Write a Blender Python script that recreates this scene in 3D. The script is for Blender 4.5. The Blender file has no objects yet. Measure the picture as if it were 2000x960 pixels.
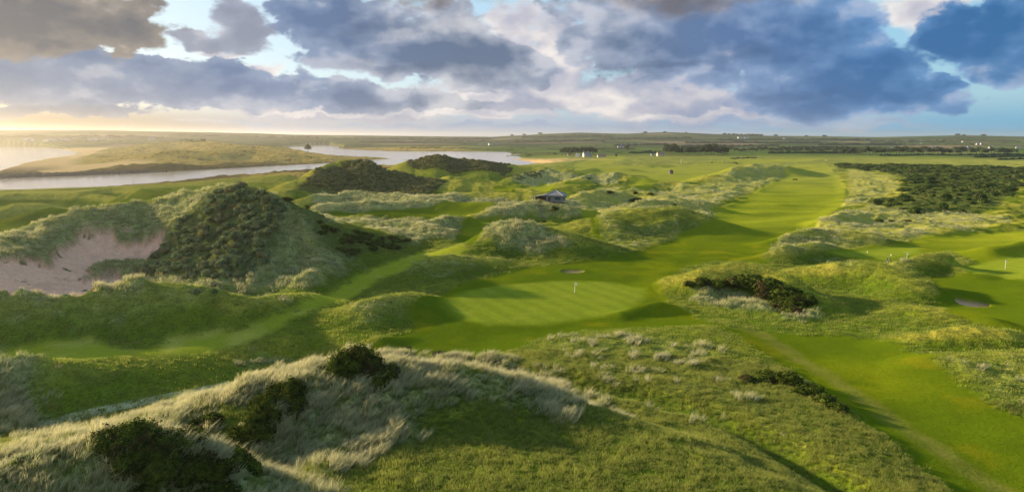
import bpy, math, random
import numpy as np
from mathutils import Vector, Matrix
random.seed(7); rng = np.random.default_rng(7)
SC = bpy.context.scene; COL = SC.collection
R = math.radians
# ------------------------------------------------------------------ camera
HC = 33.0; F = 1333.0; Y0 = 268.0
PITCH = math.atan((480 - Y0) / F)
cam = bpy.data.objects.new('camera', bpy.data.cameras.new('camera')); COL.objects.link(cam)
cam.data.lens = 24.0; cam.data.sensor_width = 36.0
cam.location = (0, 0, HC); cam.rotation_euler = (math.pi / 2 - PITCH, 0, 0)
cam.data.clip_start = 0.5; cam.data.clip_end = 60000
SC.camera = cam
# ------------------------------------------------------------------ light
SUN_AZ, SUN_EL = -65.0, 15.0            # degrees, azimuth from the view direction (left is negative)
SC.view_settings.view_transform = 'Standard'; SC.view_settings.look = 'None'
SC.view_settings.gamma = 1.0; SC.view_settings.exposure = 1.33
EXPO = 2.0 ** SC.view_settings.exposure
sun = bpy.data.objects.new('sun', bpy.data.lights.new('sun', 'SUN')); COL.objects.link(sun)
sun.data.energy = 5.0; sun.data.angle = R(1.5); sun.data.color = (1.0, 0.79, 0.50)
SD = Vector((math.sin(R(SUN_AZ)) * math.cos(R(SUN_EL)), math.cos(R(SUN_AZ)) * math.cos(R(SUN_EL)), math.sin(R(SUN_EL))))
sun.rotation_euler = SD.to_track_quat('Z', 'Y').to_euler()

def srgb(r, g, b, k=1.0):
    f = lambda c: (c / 255 / 12.92) if c <= 10 else ((c / 255 + 0.055) / 1.055) ** 2.4
    return (f(r) * k, f(g) * k, f(b) * k, 1.0)

def pix_ray(px, py):
    u = (np.asarray(px, float) - 1000) / F; v = (480 - np.asarray(py, float)) / F
    c, s = math.cos(PITCH), math.sin(PITCH)
    return u, c + v * s, -s + v * c

class NT:
    def __init__(s, tree): s.t = tree; s.L = tree.links
    def n(s, kind, **kw):
        nd = s.t.nodes.new(kind)
        for k, v in kw.items(): setattr(nd, k, v)
        return nd
    def put(s, sock, v):
        if isinstance(v, bpy.types.NodeSocket): s.L.new(v, sock)
        elif v is not None: sock.default_value = v
    def m(s, op, a, b=None, c=None, clamp=False):
        nd = s.n('ShaderNodeMath', operation=op, use_clamp=clamp)
        s.put(nd.inputs[0], a); s.put(nd.inputs[1], b)
        if c is not None: s.put(nd.inputs[2], c)
        return nd.outputs[0]
    def vm(s, op, a, b=None, c=None):
        nd = s.n('ShaderNodeVectorMath', operation=op)
        s.put(nd.inputs[0], a); s.put(nd.inputs[1], b)
        if c is not None: s.put(nd.inputs[2], c)
        return nd.outputs['Value'] if op in ('LENGTH', 'DOT_PRODUCT') else nd.outputs[0]
    def mix(s, f, a, b, blend='MIX'):
        nd = s.n('ShaderNodeMix', data_type='RGBA', blend_type=blend); s.put(nd.inputs[0], f)
        s.put(nd.inputs[6], a); s.put(nd.inputs[7], b)
        return nd.outputs[2]
    def ss(s, v, a, b, lo=0.0, hi=1.0):
        nd = s.n('ShaderNodeMapRange', interpolation_type='SMOOTHSTEP')
        for i, x in enumerate((v, a, b, lo, hi)): s.put(nd.inputs[i], x)
        return nd.outputs[0]
    def noise(s, vec, scale, detail=4, rough=0.5, dist=0.0, color=False):
        nd = s.n('ShaderNodeTexNoise'); s.put(nd.inputs['Vector'], vec)
        nd.inputs['Scale'].default_value = scale; nd.inputs['Detail'].default_value = detail
        nd.inputs['Roughness'].default_value = rough; nd.inputs['Distortion'].default_value = dist
        return nd.outputs['Color' if color else 'Fac']
    def ramp(s, f, stops):
        nd = s.n('ShaderNodeValToRGB'); s.put(nd.inputs[0], f); e = nd.color_ramp.elements
        while len(e) < len(stops): e.new(0.5)
        for el, (p, c) in zip(e, stops): el.position = p; el.color = c
        return nd.outputs[0]

# ------------------------------------------------------------------ world: Nishita sky with broken cumulus
W = bpy.data.worlds.new('World'); SC.world = W; W.use_nodes = True
W.node_tree.nodes.clear(); w = NT(W.node_tree)
def build_world():
    K = 1.0 / EXPO
    sky = w.n('ShaderNodeTexSky', sky_type='NISHITA'); sky.sun_disc = False
    sky.sun_elevation = R(SUN_EL); sky.sun_rotation = R(SUN_AZ % 360)
    sky.air_density = 1.0; sky.dust_density = 1.0
    tc = w.n('ShaderNodeTexCoord').outputs['Generated']
    nz = w.vm('NORMALIZE', tc)
    sp = w.n('ShaderNodeSeparateXYZ'); w.put(sp.inputs[0], nz)
    az = w.m('ARCTAN2', sp.outputs[0], sp.outputs[1]); el = w.m('ARCSINE', sp.outputs[2])
    sc = w.vm('MULTIPLY', nz, (1, 1, 1.7))
    warp = w.noise(sc, 13, 7, 0.55, color=True)
    fine = w.noise(sc, 34, 7, 0.58)
    vor = w.n('ShaderNodeTexVoronoi', feature='SMOOTH_F1'); w.put(vor.inputs['Vector'], w.vm('ADD', sc, w.vm('MULTIPLY', warp, (0.05, 0.05, 0.05))))
    vor.inputs['Scale'].default_value = 24; vor.inputs['Smoothness'].default_value = 0.6
    vor.inputs['Detail'].default_value = 2.5
    bil = vor.outputs['Distance']
    pc = w.n('ShaderNodeCombineXYZ'); w.put(pc.inputs[0], az); w.put(pc.inputs[1], el)
    P = w.vm('ADD', pc.outputs[0], w.vm('MULTIPLY', w.vm('SUBTRACT', warp, (0.5, 0.5, 0.5)), (0.085, 0.060, 0.0)))
    # relief: brighter where the cloud bulges toward the light (up and to the left)
    rel = w.m('SUBTRACT', w.noise(sc, 7, 8, 0.5), w.noise(w.vm('ADD', sc, (-0.014, 0.0, 0.036)), 7, 8, 0.5))
    def field(blobs):
        acc = None
        for (cx, cy, rx, ry) in blobs:
            u, y, z = pix_ray(cx, cy); a = math.atan2(u, y); e = math.atan2(z, math.hypot(u, y))
            ia, ie = F / rx, F / ry * 1.0
            l = w.vm('LENGTH', w.vm('MULTIPLY_ADD', P, (ia, ie, 0), (-a * ia, -e * ie, 0)))
            if acc is None: acc = l
            else:
                nd = w.n('ShaderNodeMath', operation='SMOOTH_MIN'); w.put(nd.inputs[0], acc); w.put(nd.inputs[1], l)
                nd.inputs[2].default_value = 0.35; acc = nd.outputs[0]
        f = w.m('SUBTRACT', 1.0, acc)
        return w.m('ADD', f, w.m('MULTIPLY_ADD', w.m('SUBTRACT', 0.42, bil), 0.42, w.m('MULTIPLY_ADD', w.m('SUBTRACT', fine, 0.5), .55, .15)))
    azn = w.m('MULTIPLY_ADD', az, 1 / 1.36, 0.5, clamp=True)          # 0 left edge .. 1 right edge of a 78 degree view
    # clear sky: the physical sky, lifted towards the pale blue of a hazy evening
    clear = w.ramp(azn, [(0, srgb(190, 212, 230, K)), (0.4, srgb(178, 212, 238, K)), (0.8, srgb(140, 200, 234, K)), (1, srgb(116, 186, 226, K))])
    nis = w.vm('MULTIPLY', sky.outputs[0], (0.10, 0.10, 0.10))
    base = w.mix(0.72, nis, clear)
    hor = w.ramp(azn, [(0, srgb(96, 86, 74, K)), (0.12, srgb(128, 124, 122, K)), (0.25, srgb(160, 168, 190, K)), (0.5, srgb(165, 182, 208, K)), (0.75, srgb(136, 180, 218, K)), (1, srgb(104, 184, 222, K))])
    c = w.mix(w.ss(el, 0.055, 0.008), base, hor)
    dark = w.ramp(azn, [(0.02, srgb(104, 130, 164, K)), (0.25, srgb(92, 122, 166, K)), (0.45, srgb(98, 118, 148, K)), (0.6, srgb(106, 126, 156, K)),
                        (0.72, srgb(90, 122, 168, K)), (0.85, srgb(60, 112, 166, K)), (1, srgb(52, 110, 164, K))])
    lite = w.ramp(azn, [(0, srgb(146, 162, 186, K)), (0.3, srgb(150, 170, 200, K)), (0.45, srgb(190, 196, 208, K)), (0.65, srgb(168, 182, 208, K)), (0.85, srgb(112, 158, 208, K)), (1, srgb(110, 156, 204, K))])
    warmg = srgb(112, 108, 112, K); cream = srgb(252, 244, 238, K)
    relf = w.ss(rel, -0.13, 0.14)
    def layer(c, blobs, dk, lt, soft=0.22, body=0.75, op=1.0, rim=None):
        f = field(blobs)
        cov = w.ss(f, 0.0, soft)
        if op != 1.0: cov = w.m('MULTIPLY', cov, op)
        t = w.ss(f, 0.0, body)
        # edges and sun-facing bulges are light, the body is dark
        k = w.m('ADD', w.m('MULTIPLY', t, 0.62), w.m('MULTIPLY', w.m('SUBTRACT', relf, 0.5), -0.80), clamp=False)
        k = w.m('ADD', k, w.m('MULTIPLY', w.m('SUBTRACT', fine, 0.5), -0.42))
        k = w.m('ADD', k, 0.22, clamp=True)
        colr = w.mix(k, lt, dk)
        hl = w.ss(w.m('SUBTRACT', w.m('MULTIPLY_ADD', w.m('SUBTRACT', fine, 0.5), 0.7, relf), w.m('MULTIPLY', t, 0.22)), 0.55, 1.0, 0.0, 0.55)
        colr = w.mix(hl, colr, w.mix(0.45, lt, cream))
        return w.mix(cov, c, colr)
    lav, lavl = w.mix(0.5, dark, srgb(176, 184, 212, K)), srgb(200, 198, 210, K)
    c = layer(c, [(760, 205, 260, 42), (1000, 190, 200, 50), (1250, 190, 220, 55), (1450, 210, 220, 36), (620, 215, 200, 26), (1090, 110, 90, 90)], lav, lavl, 0.35, 1.1, 0.95)
    c = layer(c, [(1010, 48, 80, 50), (1085, 130, 70, 80), (1170, 195, 110, 36), (1340, 228, 150, 12), (930, 222, 230, 12), (640, 226, 130, 7), (720, 180, 40, 14), (930, 185, 90, 14),
                  (1140, 8, 45, 30), (1000, 100, 80, 60), (1792, 22, 80, 46), (1840, -8, 90, 30), (500, 128, 70, 16), (430, 100, 60, 10)],
              srgb(190, 192, 208, K), cream, 0.55, 1.0)
    c = layer(c, [(330, 172, 380, 36), (80, 145, 240, 50), (180, 112, 150, 24), (300, 130, 90, 26), (560, 178, 180, 42), (440, 140, 70, 34), (700, 195, 140, 30), (820, 200, 120, 25), (100, 215, 160, 14)], dark, lite, 0.16)
    c = w.mix(w.m('MULTIPLY', w.ss(el, 0.05, 0.0), w.ss(azn, 0.26, 0.0)), c, srgb(112, 98, 82, K))
    c = layer(c, [(1480, 238, 340, 13), (1700, 243, 130, 7), (900, 248, 700, 9)], srgb(140, 166, 204, K), srgb(168, 184, 212, K), 0.6, 0.9, 0.75)
    c = layer(c, [(1230, 60, 150, 95), (1400, 70, 200, 105), (1570, 70, 140, 100), (1640, 150, 150, 75), (1590, 180, 150, 48), (1730, 195, 130, 34),
                  (1845, 165, 52, 20), (1300, 0, 260, 50), (1600, 212, 150, 22)], dark, lite, 0.20, 0.8)
    c = layer(c, [(700, 60, 165, 85), (830, 90, 160, 72), (960, 125, 130, 52), (640, 25, 110, 55), (880, 40, 80, 50), (1040, 130, 58, 42)], dark, lite, 0.18, 0.8)
    c = layer(c, [(1440, 105, 170, 38), (1330, 128, 110, 14), (760, 45, 150, 30), (760, 125, 200, 24), (1560, 190, 160, 24), (1230, 140, 90, 16)], w.mix(0.25, dark, (0, 0, 0, 1)), dark, 0.9, 0.9, 0.6)
    c = layer(c, [(1330, -6, 240, 46), (850, -14, 190, 34), (1060, -20, 100, 26)], warmg, srgb(150, 142, 146, K), 0.8, 1.0, 0.8)
    c = layer(c, [(462, 34, 66, 36), (492, 76, 62, 32), (390, 78, 76, 18)], srgb(128, 136, 160, K), srgb(160, 168, 190, K), 0.35, 0.8, 0.92)
    c = layer(c, [(110, 40, 190, 56), (240, 36, 84, 54), (60, 76, 150, 22), (-60, 30, 200, 70)], srgb(98, 104, 116, K), srgb(158, 150, 142, K), 0.22, 0.8)
    c = layer(c, [(1925, 85, 110, 66), (1855, 66, 62, 52), (1985, 125, 95, 38), (1960, 50, 60, 60), (2080, 60, 150, 80)], dark, lite, 0.25, 0.6)
    # broken cloud goes on outside the view, recoloured neutral to shape the fill light
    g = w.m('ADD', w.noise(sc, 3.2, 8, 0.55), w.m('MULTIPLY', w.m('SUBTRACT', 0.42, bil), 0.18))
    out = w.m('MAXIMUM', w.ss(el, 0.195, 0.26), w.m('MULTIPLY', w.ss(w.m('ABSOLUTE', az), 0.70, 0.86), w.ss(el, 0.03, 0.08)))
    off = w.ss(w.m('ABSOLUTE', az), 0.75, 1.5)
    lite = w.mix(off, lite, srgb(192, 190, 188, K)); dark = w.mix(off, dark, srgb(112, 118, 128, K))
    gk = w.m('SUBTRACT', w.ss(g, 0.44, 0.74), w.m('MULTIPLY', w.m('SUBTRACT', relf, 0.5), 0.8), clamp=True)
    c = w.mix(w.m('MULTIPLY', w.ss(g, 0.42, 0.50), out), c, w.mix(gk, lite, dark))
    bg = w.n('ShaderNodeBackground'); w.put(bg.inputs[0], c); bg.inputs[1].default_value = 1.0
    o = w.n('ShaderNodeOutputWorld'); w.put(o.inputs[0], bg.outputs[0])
build_world()

# ------------------------------------------------------------------ helpers
def tag(o, label=None, cat=None, group=None, kind=None):
    for k, v in (('label', label), ('category', cat), ('group', group), ('kind', kind)):
        if v: o[k] = v
    return o
def mesh_obj(name, V, Fc, mat, parent=None, smooth=False, link=True):
    me = bpy.data.meshes.new(name); me.from_pydata([tuple(v) for v in V], [], [tuple(f) for f in Fc]); me.update()
    if smooth: me.shade_smooth()
    for m_ in (mat if isinstance(mat, (list, tuple)) else [mat]): me.materials.append(m_)
    o = bpy.data.objects.new(name, me)
    if link: COL.objects.link(o)
    if parent: o.parent = parent
    return o
def empty(name, loc, rz=0.0):
    o = bpy.data.objects.new(name, None); COL.objects.link(o); o.location = loc; o.rotation_euler = (0, 0, rz); o.empty_display_size = 0.3
    return o
class MB:
    def __init__(s): s.V = []; s.F = []
    def box(s, x0, x1, y0, y1, z0, z1):
        b = len(s.V); s.V += [(x0, y0, z0), (x1, y0, z0), (x1, y1, z0), (x0, y1, z0), (x0, y0, z1), (x1, y0, z1), (x1, y1, z1), (x0, y1, z1)]
        s.F += [(b, b + 3, b + 2, b + 1), (b + 4, b + 5, b + 6, b + 7), (b, b + 1, b + 5, b + 4), (b + 1, b + 2, b + 6, b + 5), (b + 2, b + 3, b + 7, b + 6), (b + 3, b, b + 4, b + 7)]
        return s
    def tube(s, p0, p1, r0, r1=None, n=8):
        r1 = r0 if r1 is None else r1; p0, p1 = Vector(p0), Vector(p1); d = (p1 - p0).normalized()
        a = d.orthogonal().normalized(); c = d.cross(a); b = len(s.V)
        for p, r in ((p0, r0), (p1, r1)):
            for i in range(n):
                t = 2 * math.pi * i / n; s.V.append(tuple(p + (a * math.cos(t) + c * math.sin(t)) * r))
        for i in range(n): s.F.append((b + i, b + (i + 1) % n, b + n + (i + 1) % n, b + n + i))
        s.F.append(tuple(b + n - 1 - i for i in range(n))); s.F.append(tuple(b + n + i for i in range(n)))
        return s
    def poly(s, pts, faces):
        b = len(s.V); s.V += [tuple(p) for p in pts]; s.F += [tuple(b + i for i in f) for f in faces]; return s
    def build(s, name, mat, parent=None, smooth=False): return mesh_obj(name, s.V, s.F, mat, parent, smooth)

def hsh(ix, iy, seed):
    h = (ix.astype(np.int64) * 374761393 + iy.astype(np.int64) * 668265263 + seed * 1442695041) & 0xffffffff
    h = ((h ^ (h >> 13)) * 1274126177) & 0xffffffff
    return ((h ^ (h >> 16)) & 0xffffff).astype(np.float64) / 0xffffff
_ga = np.random.default_rng(99).uniform(0, 2 * np.pi, 65536); GCX, GCY = np.cos(_ga).astype(np.float32), np.sin(_ga).astype(np.float32)
_pm = np.random.default_rng(98).permutation(65536).astype(np.int32)
def perlin(x, y, seed=0):
    x0 = np.floor(x); y0 = np.floor(y); fx = (x - x0).astype(np.float32); fy = (y - y0).astype(np.float32)
    xi = x0.astype(np.int32) + seed * 37; yi = (y0.astype(np.int32) + seed * 101) * 257
    u = fx * fx * fx * (fx * (fx * 6 - 15) + 10); v = fy * fy * fy * (fy * (fy * 6 - 15) + 10)
    def g(k, dx, dy):
        k = k & 65535; return GCX[k] * dx + GCY[k] * dy
    b = xi * 3 + yi; b = _pm[b & 65535]; b1 = _pm[(xi * 3 + 3 + yi) & 65535]; b2 = _pm[(xi * 3 + yi + 257) & 65535]; b3 = _pm[(xi * 3 + 3 + yi + 257) & 65535]
    n00 = g(b, fx, fy); n10 = g(b1, fx - 1, fy); n01 = g(b2, fx, fy - 1); n11 = g(b3, fx - 1, fy - 1)
    a = n00 + (n10 - n00) * u; c = n01 + (n11 - n01) * u
    return ((a + (c - a) * v) * 1.5).astype(np.float64)
def fbm(x, y, period, octv=4, seed=0, gain=0.5, ridged=False):
    s = 0.0; a = 1.0; tot = 0.0
    for i in range(octv):
        n = perlin(x / period + 17.3 * i, y / period - 9.1 * i, seed + i)
        if ridged: n = 1 - 2 * np.abs(n)
        s = s + a * n; tot += a; a *= gain; period *= 0.5
    return s / tot
def sstep(x, a, b):
    t = np.clip((x - a) / (b - a), 0, 1); return t * t * (3 - 2 * t)
def at(px, py, z):
    u, y, zz = pix_ray(px, py); t = (z - HC) / zz
    return np.stack([u * t, y * t], -1)

# ------------------------------------------------------------------ ground shape
SEA = -6.0
RIDGES = []
def ridge(pts, wn, wf, sharp=0.3):
    a = np.array(pts, float); xy = at(a[:, 0], a[:, 1], a[:, 2]); RIDGES.append((xy, a[:, 2], wn, wf, sharp))
# foreground dune with the marram crest, and the left foreground dune
ridge([(-250, 925, 3.2), (100, 876, 3.6), (250, 840, 4.5), (400, 792, 6.1), (500, 755, 7.7), (620, 727, 8.9), (700, 720, 9.2), (800, 720, 9), (900, 726, 8.5), (1000, 750, 7.3), (1080, 778, 6.2), (1160, 804, 5.4), (1300, 850, 4.6)], 17, 12, .25)
ridge([(620, 730, 8), (560, 790, 7), (500, 850, 6)], 8, 8, .2)
ridge([(-200, 1005, 8.5), (0, 925, 9.8), (90, 888, 10.8), (180, 866, 11.2), (300, 860, 11.3), (380, 876, 10.5), (450, 915, 8.5), (540, 970, 6.3)], 14, 9, .2)
# bank in front of the sand hollow
ridge([(-300, 560, 8), (0, 574, 7), (90, 580, 6.2), (150, 564, 6.9), (270, 551, 7.4), (400, 557, 7), (450, 572, 5.6), (520, 580, 4), (590, 575, 2.5)], 13, 9, .45)
ridge([(-200, 690, 3.5), (0, 697, 3.3), (130, 705, 2.2)], 10, 8, .3)
# the big dune
ridge([(-350, 530, 9), (-100, 497, 9), (0, 470, 9.5), (100, 432, 12), (180, 407, 14.5), (280, 397, 15.2), (330, 381, 17.2), (400, 368, 19.2), (480, 367, 20), (540, 386, 18), (590, 412, 13.5), (640, 432, 8.5), (700, 445, 4)], 33, 20, .55)
ridge([(500, 372, 19.4), (570, 420, 14.5), (610, 470, 9), (628, 510, 5.2), (600, 548, 3)], 9, 12, .6)
# low dunes left, behind the big dune
ridge([(-200, 405, 4.2), (0, 403, 4), (60, 398, 4.6), (130, 404, 3), (180, 412, 1.5)], 14, 12, .4)
ridge([(-200, 380, 5), (0, 381, 4.4), (100, 378, 4.8), (180, 380, 4.2), (260, 392, 3)], 16, 14, .4)
ridge([(150, 375, 3.4), (225, 367, 4.4), (300, 372, 4), (350, 377, 3)], 16, 16, .4)
ridge([(60, 418, 3), (95, 404, 5.2), (150, 414, 3.4), (230, 410, 3), (300, 400, 3)], 14, 14, .6)
ridge([(230, 365, 1.6), (400, 353, 2.6), (470, 345, 4.2), (560, 340, 6)], 18, 14, .5)
ridge([(380, 372, 3), (430, 366, 4), (500, 362, 4), (540, 368, 2)], 12, 12, .5)
# dark peak and the ridge beyond
ridge([(530, 388, 2.5), (570, 356, 10), (620, 331, 16), (655, 318, 18.7), (685, 311, 20.6), (720, 318, 18.9), (760, 335, 14.2), (820, 345, 11.6), (900, 352, 10), (960, 362, 7.6), (1030, 372, 5.7)], 38, 28, .5)
ridge([(770, 330, 9), (795, 315, 14.6), (830, 307, 17.6), (862, 302, 19.8), (892, 310, 16.6), (940, 316, 14.6), (1000, 322, 12), (1060, 330, 9)], 42, 28, .4)
ridge([(850, 352, 8), (880, 345, 11), (960, 352, 9), (1020, 366, 6)], 20, 14, .6)
ridge([(790, 388, 3.6), (900, 377, 5), (1000, 379, 4.8), (1050, 386, 3.4)], 18, 14, .5)
# pale marram dunes, middle
ridge([(560, 398, 3.4), (610, 386, 4.8), (680, 378, 5.6), (760, 381, 5.2), (830, 391, 4.2)], 14, 12, .4)
ridge([(600, 408, 2.8), (680, 398, 4), (740, 397, 4), (850, 391, 4.8), (960, 397, 4), (1030, 403, 2.6)], 12, 10, .4)
ridge([(640, 428, 2.4), (700, 420, 3.4), (770, 420, 3.5), (830, 427, 2.6)], 10, 8, .4)
ridge([(620, 448, 3), (700, 438, 3.6), (780, 436, 3.9), (850, 445, 3.6), (900, 460, 1.8)], 13, 9, .35)
ridge([(835, 440, 3), (870, 424, 4.2), (905, 424, 3.4)], 9, 6, .4)
ridge([(935, 418, 3), (985, 408, 4.6), (1060, 398, 5.6), (1110, 400, 5.6), (1150, 414, 3)], 15, 10, .3)
ridge([(920, 475, 3.6), (960, 445, 7), (1000, 438, 7.9), (1040, 441, 7.6), (1100, 454, 6.0), (1150, 470, 3.4), (1195, 486, 1)], 18, 13, .35)
ridge([(1170, 428, 5), (1200, 415, 6.3), (1240, 410, 7.1), (1310, 405, 7.9), (1355, 415, 6.2), (1395, 428, 4), (1430, 440, 1.5)], 26, 13, .3)
ridge([(1100, 396, 3), (1160, 378, 5.6), (1240, 375, 5.6), (1290, 386, 4), (1330, 392, 3)], 16, 12, .4)
ridge([(1230, 402, 3.6), (1330, 394, 4.8), (1400, 404, 2.6)], 12, 10, .5)
ridge([(1000, 344, 6), (1060, 337, 7.2), (1115, 342, 6)], 18, 16, .5)
ridge([(1110, 356, 4.6), (1150, 344, 7.2), (1200, 342, 8), (1260, 348, 6.6), (1300, 357, 3.6)], 28, 18, .5)
ridge([(1200, 372, 3.4), (1260, 358, 4.8), (1320, 358, 4.6), (1370, 366, 3)], 14, 12, .5)
ridge([(1390, 345, 4), (1440, 326, 8.4), (1480, 321, 9.8), (1530, 325, 8), (1560, 330, 5)], 34, 24, .3)
ridge([(1090, 335, 3), (1160, 326, 4.5), (1230, 330, 3)], 20, 20, .4)
# hillocks on the right
ridge([(1285, 552, .8), (1330, 538, 2.6), (1370, 524, 5.0), (1430, 513, 6.2), (1480, 517, 6.1), (1530, 535, 5.0), (1590, 575, 2.2)], 11, 7, .2)
ridge([(1500, 470, 1.4), (1540, 458, 3), (1620, 452, 3), (1700, 466, 1.8)], 8, 8, .3)
ridge([(1480, 505, 1), (1530, 484, 3.2), (1600, 478, 3.0), (1660, 490, 1.4)], 9, 8, .3)
ridge([(1610, 430, 2), (1660, 418, 3), (1760, 420, 2.6)], 12, 10, .4)
ridge([(1570, 522, 2.4), (1640, 512, 4.4), (1720, 514, 5.0), (1790, 545, 3.6)], 12, 9, .25)
ridge([(1750, 512, 2.4), (1800, 496, 3.8), (1850, 491, 4.4), (1898, 515, 2.6)], 9, 7, .2)
ridge([(1930, 484, 2), (1990, 470, 2.8), (2100, 465, 3)], 10, 8, .3)
ridge([(1770, 668, 1.2), (1800, 652, 2.2), (1880, 638, 3.6), (1960, 645, 3.8), (2060, 665, 2.4)], 9, 7, .2)
ridge([(1825, 706, .8), (1900, 695, 2.4), (2000, 690, 3), (2250, 680, 3.6)], 22, 7, .3)
ridge([(1790, 600, .8), (1850, 606, 1.3), (1930, 622, 1.2)], 9, 5, .3)
ridge([(1180, 606, .6), (1215, 601, 1.4), (1290, 588, 1.8), (1325, 596, .8)], 5, 3, .4)
ridge([(655, 606, 1.4), (720, 588, 3.0), (780, 574, 3.1), (815, 573, 1.6)], 12, 5, .3)
ridge([(735, 532, 1.4), (800, 505, 3.6), (870, 499, 3.6), (950, 506, 1.6)], 13, 8, .3)
ridge([(690, 668, .7), (740, 655, 1.3), (790, 652, .6)], 5, 3, .4)
ridge([(480, 700, .6), (520, 694, 1.5), (560, 692, .6)], 3.5, 3, .3)
# island dunes across the channel
ridge([(120, 338, -3), (230, 325, -.5), (290, 318, 3), (340, 308, 9), (400, 309, 9), (470, 312, 5), (560, 312, 2), (625, 312, -2)], 70, 60, .4)
ridge([(290, 302, 4), (340, 295, 12), (400, 293, 13), (480, 292, 12), (540, 300, 6)], 110, 90, .5)
ridge([(240, 290, 6), (330, 275, 22), (400, 276, 21), (470, 283, 16), (520, 283, 16), (560, 290, 9), (600, 297, 3)], 160, 120, .5)
ridge([(160, 296, -1), (250, 285, 5), (330, 290, 6)], 160, 90, .4)

WATER = []
def water(pts): a = np.array(pts, float); WATER.append(at(a[:, 0], a[:, 1], np.full(len(a), SEA)))
water([(-900, 385), (-300, 376), (0, 371), (150, 367), (300, 358), (420, 346), (540, 339), (640, 331), (760, 325), (830, 322), (800, 314), (770, 310.5), (700, 313), (640, 318.5), (560, 322), (450, 328), (250, 338), (130, 343), (0, 348), (-900, 362)])
water([(560, 287), (600, 284.5), (640, 283.5), (665, 286.5), (660, 291), (760, 295), (900, 295.5), (990, 297.5), (1005, 301), (975, 307), (1000, 311), (1045, 316), (1075, 321), (1000, 323), (860, 318), (790, 312), (770, 309), (700, 308), (620, 304), (590, 297)])
water([(-3500, 284), (0, 285.5), (75, 286.5), (120, 290), (146, 296), (150, 300), (115, 307), (50, 319), (0, 334), (-60, 341), (-900, 356), (-3500, 330)])
BEACH = [at(*(np.array(p, float).T), np.full(len(p), SEA + 1.5)) for p in (
    [(-900, 358), (0, 342), (130, 341), (200, 330), (330, 318), (420, 311), (240, 318), (150, 322), (150, 312), (200, 300), (230, 287), (200, 284.5), (60, 283.5), (-400, 282), (-400, 300)],
    [(940, 304), (1000, 305), (1060, 312), (1200, 318), (1060, 322), (960, 309)])]

def sdist(x, y, poly):
    """signed distance, positive inside"""
    n = len(poly); d = np.full(x.shape, 1e18); ins = np.zeros(x.shape, bool)
    for i in range(n):
        ax, ay = poly[i]; bx, by = poly[(i + 1) % n]; ex, ey = bx - ax, by - ay
        wx, wy = x - ax, y - ay; t = np.clip((wx * ex + wy * ey) / (ex * ex + ey * ey + 1e-12), 0, 1)
        d = np.minimum(d, (wx - ex * t) ** 2 + (wy - ey * t) ** 2)
        cnd = (ay > y) != (by > y)
        if abs(ey) > 1e-12: ins ^= cnd & (x < ax + ey ** -1 * ex * (y - ay))
    return np.where(ins, 1, -1) * np.sqrt(d)
def bbsd(x, y, poly, pad):
    out = np.full(x.shape, -1e3)
    lo = poly.min(0) - pad; hi = poly.max(0) + pad
    s = (x > lo[0]) & (x < hi[0]) & (y > lo[1]) & (y < hi[1])
    if s.any(): out[s] = sdist(x[s], y[s], poly)
    return out
def linedist(x, y, line, pad=30):
    out = np.full(x.shape, 1e3); lo = line.min(0) - pad; hi = line.max(0) + pad
    s = (x > lo[0]) & (x < hi[0]) & (y > lo[1]) & (y < hi[1])
    if s.any():
        xs, ys = x[s], y[s]; d = np.full(xs.shape, 1e18)
        for i in range(len(line) - 1):
            (ax, ay), (bx, by) = line[i], line[i + 1]; ex, ey = bx - ax, by - ay
            t = np.clip(((xs - ax) * ex + (ys - ay) * ey) / (ex * ex + ey * ey + 1e-12), 0, 1)
            d = np.minimum(d, (xs - ax - ex * t) ** 2 + (ys - ay - ey * t) ** 2)
        out[s] = np.sqrt(d)
    return out
PLATEAU = []
def plateau(pts, z, edge): a = np.array(pts, float); PLATEAU.append((at(a[:, 0], a[:, 1], np.full(len(a), z)), z, edge))
plateau([(500, 960), (620, 860), (760, 790), (1000, 790), (1200, 830), (1420, 880), (1650, 975), (1900, 1150), (2300, 1700), (-200, 1700), (300, 1100)], 5.0, 10)
plateau([(985, 700), (1060, 662), (1200, 648), (1385, 640), (1440, 668), (1550, 738), (1690, 838), (1840, 975), (1960, 1150), (1500, 1150), (1300, 880), (1100, 780)], 1.3, 12)
CARVE = [(at(*(np.array([(900, 705), (1000, 718), (1100, 737), (1250, 765), (1400, 810), (1500, 855), (1620, 935), (1720, 1010)], float).T), np.full(8, 1.3)), 1.6, 4.0),
         (at(*(np.array([(-300, 900), (-100, 860), (90, 828), (250, 793), (450, 752), (560, 732)], float).T), np.full(6, -2.5)), 3.0, 15)]
BUNK = [(at(1118, 533.5, -.2), 2.9, 2.1), (at(1898, 592, .2), 3.0, 2.8)]
# how high the far skyline stands, by picture column
SK_X = [-2500, -400, 0, 200, 400, 560, 800, 960, 1000, 1060, 1130, 1220, 1300, 1380, 1500, 1700, 1870, 1920, 2000, 2500, 4500]
SK_Y = [262, 262, 262, 260.8, 263, 265.5, 267, 268, 266.5, 264.5, 262.5, 264, 262.5, 264.5, 267, 268.5, 266.5, 267, 268, 267, 266]

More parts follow.
